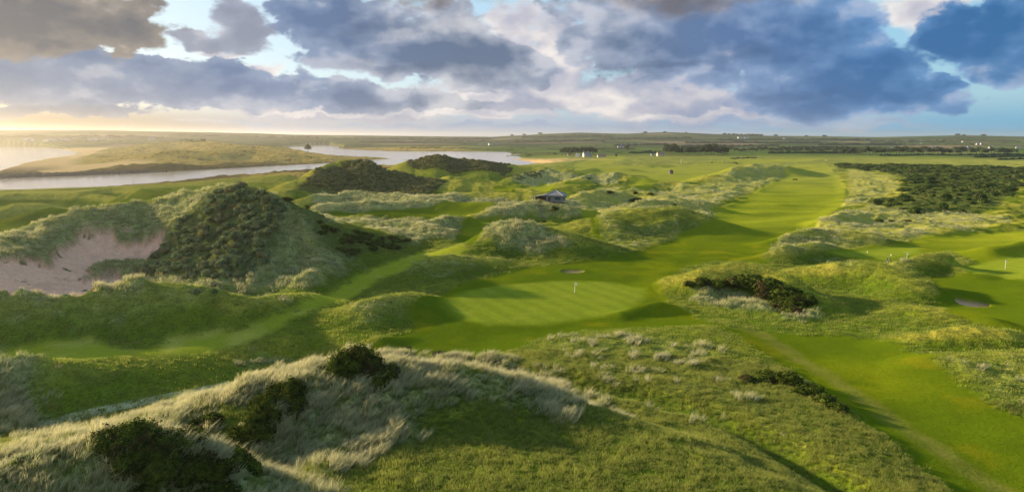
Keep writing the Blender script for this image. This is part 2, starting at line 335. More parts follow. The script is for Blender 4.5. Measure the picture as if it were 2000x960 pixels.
def H0(x, y):
    r = np.hypot(x, y) + 1e-6
    # natural wandering of the dune outlines
    wr = sstep(r, 30, 120)
    wx = x + 1.6 * fbm(x, y, 22, 3, 11) * wr; wy = y + 2.6 * fbm(x, y, 26, 3, 23) * wr
    k = 0.9; acc = np.ones(x.shape)                                # base height 0 -> exp(0)
    for xy, zz, wn, wf, sharp in RIDGES:
        pad = max(wn, wf); lo = xy.min(0) - pad; hi = xy.max(0) + pad
        s = (wx > lo[0]) & (wx < hi[0]) & (wy > lo[1]) & (wy < hi[1])
        if not s.any(): continue
        xs, ys = wx[s], wy[s]; rr = np.hypot(xs, ys); best = np.zeros(xs.shape)
        for i in range(len(xy) - 1):
            ax, ay = xy[i]; bx, by = xy[i + 1]; ex, ey = bx - ax, by - ay
            t = np.clip(((xs - ax) * ex + (ys - ay) * ey) / (ex * ex + ey * ey + 1e-9), 0, 1)
            dx = xs - ax - ex * t; dy = ys - ay - ey * t; d = np.hypot(dx, dy) + 1e-6
            cs = (dx * xs + dy * ys) / (d * rr)
            ww = wn + (wf - wn) * (0.5 + 0.5 * cs)
            q = np.clip(d / ww, 0, 1)
            prof = (1 - sharp) * (0.5 + 0.5 * np.cos(np.pi * q)) + sharp * (1 - q) ** 1.35
            best = np.maximum(best, (zz[i] + (zz[i + 1] - zz[i]) * t) * prof)
        acc[s] += np.exp(best / k) - 1
    for poly, z, edge in PLATEAU:
        sd = bbsd(wx, wy, poly, edge); acc += np.exp(z * sstep(sd, -edge, edge * .4) / k) - 1
    h = k * np.log(acc)
    for line, dep, wd in CARVE:
        d = linedist(x, y, line, wd + 2); h = h - dep * (0.5 + 0.5 * np.cos(np.pi * np.clip(d / wd, 0, 1)))
    # gentle swell, dune noise further out
    h = h + 0.5 * fbm(x, y, 70, 2, 5) * sstep(r, 40, 90)
    far = sstep(r, 900, 1500)
    h = h + far * 3.0 * fbm(x, y, 500, 3, 41)
    # far country rising to the skyline
    pxc = 1000 + F * x / np.maximum(y, 1e-3) / 1.0
    pxc = np.where(y > 0, np.clip(pxc, -2500, 4500), np.where(x < 0, -2500, 4500))
    ang = (Y0 + 1.2 - 268 + 1.55 * (268 - np.interp(pxc, SK_X, SK_Y))) / F
    top = HC + ang * 5600
    rise = sstep(r, 2300, 5600) ** 1.15
    hh = rise * (top - 2) + sstep(r, 2000, 3500) * (9 * fbm(x, y, 1500, 4, 61)) + sstep(r, 6000, 9000) * -60
    h = h + hh
    return h
def H_land(x, y):
    h = H0(x, y); sea = np.full(x.shape, -1e3)
    for p in WATER: sea = np.maximum(sea, bbsd(x, y, p, 260))
    r = np.hypot(x, y)
    sea = sea + 3 * fbm(x, y, 40, 2, 77) * sstep(r, 300, 800)
    # low land towards the shore
    shore = sstep(-sea, 0, 230)
    low = (x < 0.10 * y) | (sea > -60)
    b = np.zeros(x.shape)
    b = (-4.2 * sstep(-sea, 260, 0) - 1.6) * sstep(r, 520, 640) * sstep(x / np.maximum(y, 1), .10, .0) * sstep(r, 3000, 2400)
    h = h + b
    h = np.where(sea > -60, np.minimum(h, SEA + 1.0 + np.clip(-sea, 0, 60) * (0.45 - .37 * sstep(r, 1500, 2600)) + np.maximum(h, 0) * sstep(-sea, 2, 30) * 1.0), h)
    cap = SEA + .8 + .035 * np.clip(-sea, 0, 400) + 40 * sstep(-sea, 100, 240) + 60 * sstep(r, 560, 640)
    h = np.where((sea > -260) & (x < .4 * y), np.minimum(h, cap) + 0.6 * fbm(x, y, 25, 3, 19), h)
    h = np.where(sea > 0, SEA - 0.4 - np.minimum(sea * .1, 3), h)
    return h, sea
NR = np.array([0.5, 8, 16, 24, 30])
RR = np.concatenate([NR, np.geomspace(34, 480, 790), np.geomspace(482, 1700, 150), np.geomspace(1712, 6600, 120), np.geomspace(6800, 14000, 8)])
TH = np.concatenate([np.linspace(-180, -60, 20, endpoint=False), np.linspace(-60, -39, 60, endpoint=False), np.linspace(-39, 39, 930), np.linspace(39.3, 60, 40), np.linspace(66, 174, 19)])
TH = np.radians(TH); NT_, NRr = len(TH), len(RR)
TT, GR = np.meshgrid(TH, RR, indexing='ij'); GX = np.sin(TT) * GR; GY = np.cos(TT) * GR
gx, gy = GX.ravel(), GY.ravel()
h0, sea = H_land(gx, gy)
_marchr = np.geomspace(36, 9000, 1500)
def shoot(pts):
    """picture points -> ground points"""
    a = np.array(pts, float); u, yy, zz = pix_ray(a[:, 0], a[:, 1]); hz = np.hypot(u, yy)
    r = _marchr[None, :]; X = (u / hz)[:, None] * r; Y = (yy / hz)[:, None] * r; Z = HC + (zz / hz)[:, None] * r
    Hh = gz0(X, Y)
    hit = Z <= Hh; idx = np.where(hit.any(1), hit.argmax(1), len(_marchr) - 1)
    k = np.arange(len(a)); return np.stack([X[k, idx], Y[k, idx]], -1)
def interp_grid(A, x, y):
    x = np.asarray(x, float); y = np.asarray(y, float)
    th = np.arctan2(x, y); r = np.hypot(x, y)
    i = np.clip(np.interp(th, TH, np.arange(NT_)), 0, NT_ - 1.001); j = np.clip(np.interp(r, RR, np.arange(NRr)), 0, NRr - 1.001)
    i0 = i.astype(int); j0 = j.astype(int); fi = i - i0; fj = j - j0
    return (A[i0, j0] * (1 - fi) + A[i0 + 1, j0] * fi) * (1 - fj) + (A[i0, j0 + 1] * (1 - fi) + A[i0 + 1, j0 + 1] * fi) * fj
def shoot_safe(pts, lim=1.75):
    pts = [list(p) for p in pts]
    for _ in range(14):
        P = shoot(pts); r = np.hypot(P[:, 0], P[:, 1]); bad = r > lim * np.median(r) + 15
        if not bad.any(): break
        for k in np.nonzero(bad)[0]: pts[k][1] += 1.5
    return P
H0G = h0.reshape(NT_, NRr)
def gz0(x, y): return interp_grid(H0G, x, y)

# ------------------------------------------------------------------ land cover (areas drawn on the ground)
def area(polys, edge, warp=0.0, wper=6.0, safe=False):
    m = np.zeros(gx.shape)
    X, Y = gx, gy
    if warp: X = gx + warp * fbm(gx, gy, wper, 3, 91); Y = gy + warp * fbm(gx, gy, wper, 3, 93)
    for p in polys:
        sd = bbsd(X, Y, shoot_safe(p) if safe else shoot(p), edge * 2 + 1); m = np.maximum(m, sstep(sd, -edge, edge))
    return m
FAIR = [
    [(800, 640), (795, 605), (830, 580), (900, 555), (990, 530), (1040, 520), (1150, 512), (1230, 495), (1330, 456), (1385, 436), (1400, 405), (1530, 345), (1545, 322), (1612, 320), (1640, 345), (1655, 380), (1640, 410),
     (1600, 435), (1590, 450), (1505, 488), (1490, 510), (1500, 524), (1450, 510), (1380, 512), (1330, 530), (1290, 548), (1290, 562), (1330, 600), (1420, 640), (1380, 636), (1200, 644), (1060, 657), (985, 692), (930, 702), (860, 695), (760, 692), (700, 685), (740, 665)],
    [(1400, 636), (1450, 642), (1560, 655), (1690, 662), (1760, 668), (1780, 690), (1850, 694), (1826, 706), (1900, 765), (2000, 815), (2250, 950), (2400, 1150), (1960, 1150), (1850, 965), (1700, 833), (1560, 733), (1450, 667)],
    [(1600, 490), (1700, 480), (1740, 480), (1800, 466), (1900, 456), (2150, 450), (2250, 760), (2000, 690), (1990, 650), (1900, 628), (1850, 612), (1830, 590), (1835, 565), (1820, 545), (1800, 520), (1780, 512), (1740, 514), (1700, 512), (1640, 503)],
    [(-250, 468), (-100, 452), (0, 428), (150, 411), (190, 404), (120, 432), (0, 462), (-250, 500)],
    [(270, 374), (400, 364), (560, 350), (540, 358), (380, 378), (250, 387)], [(-200, 394), (60, 392), (120, 394), (40, 398), (-200, 402)], [(180, 396), (330, 386), (360, 372), (420, 370), (300, 392), (200, 402)],
    [(640, 419), (740, 413), (850, 405), (980, 399), (1010, 402), (960, 411), (880, 426), (800, 429), (700, 425)],
    [(905, 432), (935, 425), (985, 426), (960, 440), (940, 457), (915, 482), (890, 477), (900, 452)],
    [(1098, 403), (1240, 399), (1230, 405), (1165, 412), (1170, 440), (1190, 480), (1155, 460), (1140, 430), (1130, 412)], [(1105, 358), (1160, 357), (1150, 366), (1095, 366)],
    [(1260, 378), (1330, 358), (1420, 340), (1500, 318), (1400, 315), (1300, 328), (1180, 322), (1230, 308), (1190, 305), (1120, 320), (1120, 335), (1260, 345), (1210, 372)],
    [(960, 375), (1060, 358), (1090, 362), (1000, 378)], [(1420, 312), (1600, 310), (1560, 318), (1440, 318)]]
GREEN = [[(868, 592), (900, 571), (980, 556), (1080, 549), (1180, 549), (1250, 562), (1264, 580), (1220, 604), (1160, 623), (1060, 636), (960, 634), (890, 618)],
         [(1622, 490), (1720, 481), (1800, 480), (1790, 496), (1740, 507), (1680, 504)], [(1850, 500), (2000, 492), (2100, 520), (2000, 545), (1900, 532)]]
OLIVE = [[(-150, 702), (0, 690), (120, 665), (180, 660), (240, 682), (290, 687), (330, 660), (400, 645), (470, 645), (560, 610), (650, 565), (740, 520), (820, 492), (905, 478), (910, 487), (830, 510), (740, 547), (640, 600), (550, 640), (470, 675), (380, 695), (200, 700), (0, 706), (-150, 712)]]
ROUGHON = [[(1738, 520), (1800, 497), (1850, 490), (1900, 508), (1890, 530), (1820, 542), (1780, 535)], [(1770, 672), (1800, 650), (1880, 637), (1960, 643), (2010, 662), (2000, 688), (1860, 690)],
           [(1300, 546), (1340, 533), (1380, 518), (1450, 512), (1520, 525), (1595, 570), (1600, 610), (1400, 620), (1330, 585)], [(1825, 706), (1900, 693), (2300, 690), (2300, 960), (2000, 815), (1900, 763)]]
SANDP = [[(-150, 500), (0, 492), (60, 498), (105, 500), (140, 465), (175, 450), (250, 452), (265, 468), (322, 458), (312, 490), (275, 515), (262, 548), (200, 560), (120, 578), (0, 578), (-150, 570)]]
SANDHOLE = [[(165, 545), (180, 522), (240, 510), (280, 512), (270, 534), (215, 536)], [(212, 470), (216, 450), (270, 455), (262, 475), (230, 478)], [(95, 520), (60, 508), (-100, 505), (-100, 498), (60, 495), (105, 500)]]
MARR = [
    [(-50, 852), (100, 850), (250, 824), (400, 782), (480, 750), (600, 714), (700, 696), (900, 696), (1000, 720), (1090, 755), (1160, 792), (1080, 808), (1000, 775), (930, 768), (850, 785), (790, 810), (820, 860), (730, 910), (620, 940), (540, 915), (520, 880), (480, 860), (500, 800), (420, 805), (330, 815), (200, 835)],
    [(-200, 960), (0, 885), (90, 862), (180, 840), (390, 850), (480, 900), (650, 1010), (600, 1200), (-300, 1200)],
    [(-100, 480), (0, 458), (100, 420), (180, 396), (280, 386), (340, 370), (400, 362), (500, 362), (560, 385), (620, 440), (660, 505), (650, 540), (600, 566), (540, 570), (470, 575), (440, 560), (270, 560), (100, 590), (-100, 590)],
    [(540, 392), (620, 378), (700, 372), (800, 382), (900, 384), (1010, 395), (980, 400), (880, 404), (740, 412), (640, 418), (660, 425), (800, 430), (900, 426), (900, 450), (890, 470), (820, 470), (800, 478), (700, 440), (640, 440), (600, 425)],
    [(930, 412), (1050, 392), (1140, 404), (1150, 425), (1040, 420), (950, 428)], [(930, 450), (960, 440), (1010, 432), (1060, 445), (1100, 480), (1060, 500), (1010, 490), (940, 470)],
    
    
    [(1350, 575), (1400, 565), (1470, 585), (1520, 610), (1480, 612), (1400, 595)], [(1540, 618), (1590, 614), (1600, 622), (1560, 626)], [(1000, 345), (1060, 335), (1280, 345), (1200, 365), (1010, 360)], [(1920, 490), (1980, 468), (2100, 462), (2100, 490)],
    [(480, 705), (520, 690), (552, 692), (540, 705)], [(-100, 740), (-100, 690), (100, 690), (140, 700), (60, 735), (100, 800), (80, 830), (-100, 840)], [(1330, 345), (1420, 335), (1500, 320), (1420, 345)]]
MYEL = [[(1100, 396), (1170, 372), (1290, 376), (1370, 385), (1500, 355), (1530, 348), (1400, 402), (1385, 428), (1330, 415), (1250, 412), (1180, 425), (1170, 440), (1150, 410), (1240, 402)],[(1500, 470), (1530, 452), (1620, 425), (1700, 405), (1850, 420), (1965, 425), (1960, 442), (1800, 464), (1700, 478), (1610, 490), (1520, 492), (1490, 500)],[(1405, 400), (1530, 350), (1545, 322), (1450, 330), (1300, 378)], [(1655, 330), (1660, 380), (1645, 408), (1700, 400), (1760, 372), (1740, 345)]]
MPATCH = [[(1080, 660), (1200, 650), (1400, 680), (1430, 750), (1560, 830), (1640, 880), (1500, 840), (1400, 790), (1250, 750), (1100, 720)], [(1180, 770), (1300, 790), (1400, 830), (1300, 830), (1150, 800)], [(660, 610), (760, 575), (830, 572), (790, 600), (700, 640)], [(560, 470), (700, 500), (680, 540), (620, 560)],
          [(-100, 640), (-100, 570), (560, 560), (560, 590), (300, 620)], [(1430, 440), (1200, 480), (1170, 440)], [(1600, 505), (1760, 505), (1800, 545), (1640, 530)], [(760, 540), (800, 500), (900, 495), (1000, 510), (880, 540)], [(1840, 706), (2100, 690), (2100, 840), (2000, 800)]]
SCRUBG = [[(1640, 322), (1720, 312), (1850, 318), (1990, 330), (2150, 340), (2150, 380), (1990, 352), (1990, 372), (1960, 395), (1940, 410), (1870, 425), (1780, 425), (1700, 402), (1720, 392), (1770, 385), (1760, 370), (1770, 350), (1720, 335), (1640, 330)],
          [(470, 366), (420, 380), (345, 440), (300, 500), (268, 545), (400, 556), (470, 562), (520, 520), (545, 460), (560, 420), (530, 385)],
          [(600, 440), (700, 450), (808, 465), (800, 480), (740, 495), (670, 512), (620, 490)], [(560, 380), (620, 335), (680, 311), (740, 325), (800, 345), (880, 355), (850, 375), (760, 384), (640, 378)], [(790, 316), (830, 309), (862, 305), (895, 312), (940, 319), (1000, 325), (960, 334), (880, 326), (800, 326)], [(540, 385), (600, 410), (650, 430), (640, 445), (590, 435), (550, 400)]]
DARKR = [[(785, 324), (860, 312), (1000, 331), (1030, 368), (900, 350), (820, 343)], [(-100, 600), (100, 590), (400, 560), (620, 560), (400, 640), (300, 685), (200, 665), (-100, 690)], [(-100, 710), (450, 705), (560, 700), (450, 748), (90, 826), (-100, 850)], [(1330, 600), (1600, 570), (1830, 610), (1760, 655), (1450, 640)], [(1640, 520), (1800, 545), (1790, 580), (1640, 575)]]
fair = area(FAIR, 1.1, 1.6, 7); green = area(GREEN, 1.9, 1.6, 9); olive = area(OLIVE, 1.4, .8, 5); roughon = area(ROUGHON, 1.2, 1.2, 5)
fair = fair * (1 - roughon)
sand = area(SANDP, .9, 3.5, 6) * (1 - area(SANDHOLE, .7, 3.0, 4)); marr = area(MARR, 2.2, 5.0, 9, True); mpatch = area(MPATCH, 2.5, 4.0, 8)
myel = area(MYEL, 3, 5, 9); marr = np.maximum(marr, myel * .62 * sstep(fbm(gx * .5, gy, 7, 3, 97), -.15, .35))
scrubg = area(SCRUBG, 1.5, 3.0, 8, True); darkr = area(DARKR, 3, 3, 9)
GRr = GR.ravel(); GS = gx / np.maximum(np.abs(gy), 1)
trench = sstep(linedist(gx, gy, CARVE[0][0], 6), 2.2, 0.8)
wornl = shoot([(1440, 640), (1480, 650), (1560, 700), (1650, 755), (1740, 820), (1850, 890), (1960, 962), (2080, 1060)])
wd = linedist(gx, gy, wornl, 8) + 1.1 * fbm(gx, gy, 5, 3, 33); worn = sstep(wd, 2.6, .6) * (0.55 + .45 * fbm(gx, gy, 3, 3, 35))
trackl = shoot([(60, 836), (110, 826), (250, 793), (450, 752), (500, 738)])
track = sstep(linedist(gx, gy, trackl, 6), 1.5, .9)
bunk = np.zeros(gx.shape); lip = np.zeros(gx.shape)
for c, a, b in BUNK:
    q = np.hypot((gx - c[0]) / a, (gy - c[1]) / b) + .05 * fbm(gx, gy, 2.5, 2, 8)
    bunk = np.maximum(bunk, sstep(q, 1.03, .93)); lip = np.maximum(lip, sstep(q, 1.9, 1.0))
# finished heights
smooth = np.clip(fair + olive + green + trench * .7 + bunk, 0, 1)
fsoft = np.clip(area(FAIR + OLIVE, 7.5), 0, 1)
rough = (1 - smooth) * (1 - sand)
onland = (sea < -4)
hum = (sstep(GRr, 170, 280) * (1 - sstep(GRr, 700, 1600)) * 1.7 + .28) * np.where(GRr < 640, sstep(-sea, 60, 330), 1)
h1 = h0.copy()
h1 += (1 - sand) * (1 - fsoft) * hum * (0.9 * fbm(gx, gy, 26, 4, 101, .5, True) - .18) * np.where(onland, 1, .2) * (1 - mpatch * .3)
h1 += (1 - fsoft) * sstep(GRr, 190, 230) * (1 - sstep(GRr, 500, 700)) * sstep(GS, -.03, .10) * 1.5 * (fbm(gx * .4, gy, 16, 3, 141, .5, True) - .1)
h1 += fair * (0.40 + 1.3 * sstep(GRr, 180, 280)) * fbm(gx * .45, gy, 19, 2, 131)
h1 += sstep(GRr, 60, 90) * fair * .14 * fbm(gx * .6, gy, 7, 2, 137)
tus = sstep(fbm(gx, gy, 2.6, 3, 201), -.25, .45)
near = 1 - sstep(GRr, 500, 900)
h1 += rough * near * (marr * (0.5 - .28 * sstep(GRr, 130, 220)) + 0.14 + .18 * mpatch) * tus
h1 += rough * near * marr * (0.55 + .65 * sstep(GRr, 120, 145) * (1 - sstep(GRr, 200, 230))) * fbm(gx + gy * .3, gy * .7, 8, 3, 222, .55, True) * sstep(GRr, 60, 130)
h1 += sand * (0.35 * fbm(gx, gy, 9, 4, 210, .5, True) + .12 * fbm(gx, gy, 2, 2, 215)) - sand * 1.2
h1 += sstep(GRr, 600, 700) * sstep(GRr, 2600, 2200) * sstep(-sea, 2, 40) * 5.5 * fbm(gx, gy, 75, 4, 301, .55, True) * sstep(GS, .0, -.10) * (1 - area([[(-300, 345), (130, 341), (330, 318), (150, 310), (220, 286), (-300, 284)]], 15))
h1 -= bunk * .95; h1 += (lip - bunk).clip(0) * .12
hbad = area(GREEN, 4.0)
h1 = h1 * (1 - hbad) + hbad * (h0 * .3 + .25 * fbm(gx, gy, 30, 2, 7))
h1 = np.where(sea > 0, np.minimum(h1, SEA - .3), h1)
HG = h1.reshape(NT_, NRr)
def gz(x, y): return interp_grid(HG, x, y)
def put(px, py):
    p = shoot([(px, py)])[0]; return Vector((p[0], p[1], float(gz(p[0], p[1]))))

def boxblur(A, k, ax):
    c = np.cumsum(np.concatenate([np.repeat(A.take([0], ax), k + 1, ax), A, np.repeat(A.take([-1], ax), k, ax)], ax), ax)
    n_ = A.shape[ax]; return (c.take(np.arange(2 * k + 1, 2 * k + 1 + n_), ax) - c.take(np.arange(0, n_), ax)) / (2 * k + 1)
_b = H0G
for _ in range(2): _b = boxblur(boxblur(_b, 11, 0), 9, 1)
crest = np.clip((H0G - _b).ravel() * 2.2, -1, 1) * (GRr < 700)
# ------------------------------------------------------------------ ground colour
def C(r, g, b): return np.array([r, g, b])
def lerp(A, B, t): return A + (B - A) * t[:, None]
n1 = fbm(gx, gy, 30, 3, 401); n2 = fbm(gx, gy, 6, 3, 411); n3 = fbm(gx, gy, 1.6, 2, 421); n4 = fbm(gx, gy, 90, 2, 431)
N = len(gx)
col = np.tile(C(.118, .165, .010), (N, 1))
col = lerp(col, C(.27, .26, .028), sstep(n1 + .5 * n2, -.1, .6) * .8)
col = lerp(col, C(.070, .110, .010), sstep(n2 - .4 * n1, .1, .6) * .5)
col = lerp(col, C(.36, .32, .050), np.clip(crest, 0, 1) * .75); col = lerp(col, C(.055, .105, .008), np.clip(-crest, 0, 1) * .6)  # pale dry crests, dark lush hollows; also paints the light and shade of relief
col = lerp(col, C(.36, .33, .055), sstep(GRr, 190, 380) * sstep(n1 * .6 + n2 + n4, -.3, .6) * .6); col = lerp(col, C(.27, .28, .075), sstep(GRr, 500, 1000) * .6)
col = lerp(col, C(.105, .175, .010), darkr * .5)
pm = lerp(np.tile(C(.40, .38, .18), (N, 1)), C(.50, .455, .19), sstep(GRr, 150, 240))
col = lerp(col, C(.38, .36, .080), myel * .7)
mm = np.clip(marr * (.72 + .5 * n2 + .3 * n3), 0, 1)
col = lerp(col, C(.18, .21, .075), marr * .8)
col = lerp(col, pm, mm * (.25 + .55 * tus) * (.6 + .4 * sstep(GRr, 120, 240)))
mp = np.clip(mpatch * sstep(fbm(gx, gy, 3.4, 3, 451), .05, .5), 0, 1)
col = lerp(col, C(.27, .28, .075), mpatch * .4); col = lerp(col, pm, mp * .4)
fcol = lerp(np.tile(C(.088, .132, .003), (N, 1)), C(.165, .195, .004), sstep(n1 + .6 * n4, -.15, .55)); fcol = lerp(fcol, C(.085, .125, .003), sstep(n2 + n4, -.1, .6) * .75); fcol = lerp(fcol, C(.21, .19, .010), sstep(fbm(gx, gy, 11, 4, 471), .1, .6) * .55)
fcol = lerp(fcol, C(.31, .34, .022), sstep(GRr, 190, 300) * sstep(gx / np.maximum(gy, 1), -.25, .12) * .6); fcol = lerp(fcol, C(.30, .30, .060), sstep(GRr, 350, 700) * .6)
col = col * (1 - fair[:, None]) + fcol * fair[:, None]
fcol = lerp(fcol, C(.06, .105, .002), sstep(n3 + n2, .0, .7) * .55)
fst = np.where((np.floor((gx * .80 - gy * .60) / 5.5).astype(int) % 2) == 0, 1.035, .965); fcol = fcol * (fst * (1 - .24 * (1 - sstep(GRr, 100, 150)) * sstep(gx, 8, 22)))[:, None]; fcol = lerp(fcol, C(.26, .21, .03), sstep(fbm(gx, gy, 4.5, 3, 477), .22, .55) * .45)
ring = sstep(area(GREEN, 3.2), 0.05, .6)
gdir = (gx * .88 + gy * .47); stripe = np.where((np.floor(gdir / 2.1).astype(int) % 2) == 0, 1.06, .94)
gcol = np.tile(C(.195, .245, .018), (N, 1)) * stripe[:, None]
gcol = lerp(gcol, C(.24, .27, .028), sstep(n2, 0, .6) * .6)
col = col * (1 - green[:, None]) + gcol * green[:, None]
ocol = lerp(np.tile(C(.26, .29, .022), (N, 1)), C(.38, .36, .07), sstep(n2 + n1, 0, .6) * .7)
ocol = lerp(ocol, C(.44, .38, .12), area([[(310, 668), (350, 650), (410, 642), (450, 645), (430, 655), (370, 662), (330, 680)], [(100, 672), (170, 662), (200, 670), (140, 680)]], 1.2, 1.2, 5) * .35)
col = col * (1 - olive[:, None]) + ocol * olive[:, None]
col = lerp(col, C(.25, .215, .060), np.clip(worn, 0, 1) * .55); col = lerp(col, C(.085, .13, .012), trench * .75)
col = lerp(col, C(.40, .40, .22), track * .95)
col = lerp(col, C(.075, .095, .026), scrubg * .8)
scol = lerp(np.tile(C(.78, .47, .33), (N, 1)), C(.58, .35, .25), sstep(n2 + .6 * n3, 0, .6) * .6)
spk = sand * (1 - sstep(fbm(gx, gy * 1.5, 4, 3, 461), .38, .5))
col = lerp(col, C(.07, .07, .03), sand * .9); col = col * (1 - spk[:, None]) + scol * spk[:, None]
col = col * (1 - bunk[:, None]) + C(.60, .41, .28) * bunk[:, None]
# shore, beach, far fields
beach = np.zeros(N)
for b in BEACH: beach = np.maximum(beach, sstep(bbsd(gx, gy, b, 60), -20, 20))
beach *= sstep(h1, SEA + 9, SEA + 3) * (1 - sstep(GRr, 2650, 2900))
isl = sstep(GRr, 560, 640) * sstep(GS, .0, -.14) * sstep(GRr, 3300, 2400)
col = lerp(col, C(.42, .29, .075), isl * .85 * (1 - beach)); col = lerp(col, C(.13, .095, .03), isl * .85 * sstep(n1 + n2, .0, .5))
col = lerp(col, C(.66, .44, .20), beach * .95)
edge = np.maximum(sstep(sea, -16, -2) * (1 - beach), sstep(sea, -75, -30) * sstep(GRr, 600, 680) * sstep(GRr, 1200, 950) * sstep(GS, -.2, -.27)); col = lerp(col, C(.085, .065, .030), edge * .85)  # far bank darkened: scrub colour plus painted shade of its camera-facing side
fx = gx + 60 * fbm(gx, gy, 420, 2, 501); fy = gy + 90 * fbm(gx, gy, 500, 2, 503)
rowi = np.floor(fy / 260); ci = np.floor((fx + 90 * (rowi % 3)) / 210); hv = hsh(ci, rowi, 5); hv2 = hsh(ci, rowi, 9)
fc = np.tile(C(.10, .16, .035), (N, 1)); fc = np.where((hv > .35)[:, None], C(.15, .20, .05), fc); fc = np.where((hv > .62)[:, None], C(.075, .12, .035), fc)
fc = np.where((hv > .86)[:, None], C(.30, .23, .13), fc); fc = fc * ((.72 + .35 * hv2) * (1 - .35 * sstep(GRr, 1800, 3000)))[:, None]  # far fields darker with distance, cloud shadow put into their colour
ex_ = np.minimum(np.abs(((fx + 90 * (rowi % 3)) / 210) % 1 - .5), 1); ey_ = np.abs((fy / 260) % 1 - .5)
hedge = np.maximum(sstep(ex_, .46, .49), sstep(ey_, .462, .49)); fc = fc * (1 - hedge[:, None] * .72)
wood = sstep(fbm(gx, gy, 380, 3, 511), .08, .2) * sstep(GRr, 1900, 2500); fc = lerp(fc, C(.03, .05, .02), wood * .9)
ff = sstep(GRr, 1150, 1500) * np.where(sea > -15, 0, 1) * (1 - beach) * (1 - sstep(GS, .0, -.10) * sstep(GRr, 2700, 2200))
col = col * (1 - ff[:, None]) + fc * ff[:, None]
col = np.clip(col, .005, .8)

me = bpy.data.meshes.new('ground')
Vv = np.stack([gx, gy, h1], 1).astype(np.float32)
I = np.arange(NT_ * NRr).reshape(NT_, NRr)
a, b = I[:-1, :-1].ravel(), I[1:, :-1].ravel(); c_, d_ = I[1:, 1:].ravel(), I[:-1, 1:].ravel()
Q = np.stack([a, d_, c_, b], 1)
a, b = I[-1, :-1], I[0, :-1]; c_, d_ = I[0, 1:], I[-1, 1:]; Q = np.concatenate([Q, np.stack([a, d_, c_, b], 1)])
me.vertices.add(len(Vv)); me.vertices.foreach_set('co', Vv.ravel())
me.loops.add(Q.size); me.loops.foreach_set('vertex_index', Q.ravel().astype(np.int32))
me.polygons.add(len(Q)); me.polygons.foreach_set('loop_start', np.arange(0, Q.size, 4, dtype=np.int32)); me.polygons.foreach_set('loop_total', np.full(len(Q), 4, dtype=np.int32))
me.update(calc_edges=True); me.shade_smooth()
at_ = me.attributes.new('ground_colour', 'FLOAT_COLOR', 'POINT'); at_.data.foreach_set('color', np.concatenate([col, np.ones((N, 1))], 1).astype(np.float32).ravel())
mk = np.stack([smooth, np.clip(marr + mp, 0, 1), np.clip(spk + bunk + beach, 0, 1), np.ones(N)], 1)
at_ = me.attributes.new('cover', 'FLOAT_COLOR', 'POINT'); at_.data.foreach_set('color', mk.astype(np.float32).ravel())

def mat(name):
    m_ = bpy.data.materials.new(name); m_.use_nodes = True; m_.node_tree.nodes.clear(); return m_, NT(m_.node_tree)
def finish(t, surf, disp=None):
    o = t.n('ShaderNodeOutputMaterial'); t.put(o.inputs[0], surf)
def ground_mat():
    m_, t = mat('turf_and_dune')
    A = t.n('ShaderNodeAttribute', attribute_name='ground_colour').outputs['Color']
    M = t.n('ShaderNodeAttribute', attribute_name='cover'); s = t.n('ShaderNodeSeparateColor'); t.put(s.inputs[0], M.outputs['Color'])
    pos = t.n('ShaderNodeNewGeometry').outputs['Position']
    f1 = t.noise(pos, 2.6, 5, .62); f2 = t.noise(pos, .55, 4, .6)
    amp = t.m('MULTIPLY_ADD', s.outputs[0], -.62, .95)
    amp = t.m('MULTIPLY', amp, t.m('MULTIPLY_ADD', s.outputs[2], -.6, 1.0))
    k = t.m('ADD', 1.0, t.m('MULTIPLY', t.m('ADD', t.m('MULTIPLY', t.m('SUBTRACT', f1, .5), 2.2), t.m('MULTIPLY', t.m('SUBTRACT', f2, .5), 1.1)), amp))
    k = t.m('MAXIMUM', k, .25)
    cc = t.n('ShaderNodeCombineXYZ')
    for i in range(3): t.put(cc.inputs[i], k)
    colr = t.vm('MULTIPLY', A, cc.outputs[0])
    bmp = t.n('ShaderNodeBump'); bmp.inputs['Distance'].default_value = .35
    t.put(bmp.inputs['Strength'], t.m('MULTIPLY_ADD', s.outputs[0], -.62, .85)); t.put(bmp.inputs['Height'], t.m('ADD', f1, t.m('MULTIPLY', f2, 1.4)))
    d = t.n('ShaderNodeBsdfDiffuse'); t.put(d.inputs[0], colr); d.inputs[1].default_value = .6; t.put(d.inputs['Normal'], bmp.outputs[0])
    finish(t, d.outputs[0]); return m_
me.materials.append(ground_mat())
ground = bpy.data.objects.new('ground', me); COL.objects.link(ground); tag(ground, kind='structure')

# ------------------------------------------------------------------ water
def water_mat():
    m_, t = mat('estuary_water'); pos = t.n('ShaderNodeNewGeometry').outputs['Position']
    p2 = t.vm('MULTIPLY', pos, (1.0, .45, 1))
    bmp = t.n('ShaderNodeBump'); bmp.inputs['Strength'].default_value = .22; bmp.inputs['Distance'].default_value = .25
    t.put(bmp.inputs['Height'], t.m('ADD', t.noise(p2, .22, 5, .6), t.m('MULTIPLY', t.noise(p2, .02, 3, .5), 2.0)))
    g = t.n('ShaderNodeBsdfPrincipled'); g.inputs['Base Color'].default_value = (.34, .30, .25, 1); g.inputs['Roughness'].default_value = .12; g.inputs['IOR'].default_value = 1.33
    t.put(g.inputs['Normal'], bmp.outputs[0]); finish(t, g.outputs[0]); return m_
ws = mesh_obj('water', [(-12500, 300, SEA), (6000, 300, SEA), (6000, 9000, SEA), (-12500, 9000, SEA)], [(0, 1, 2, 3)], water_mat()); tag(ws, kind='structure')

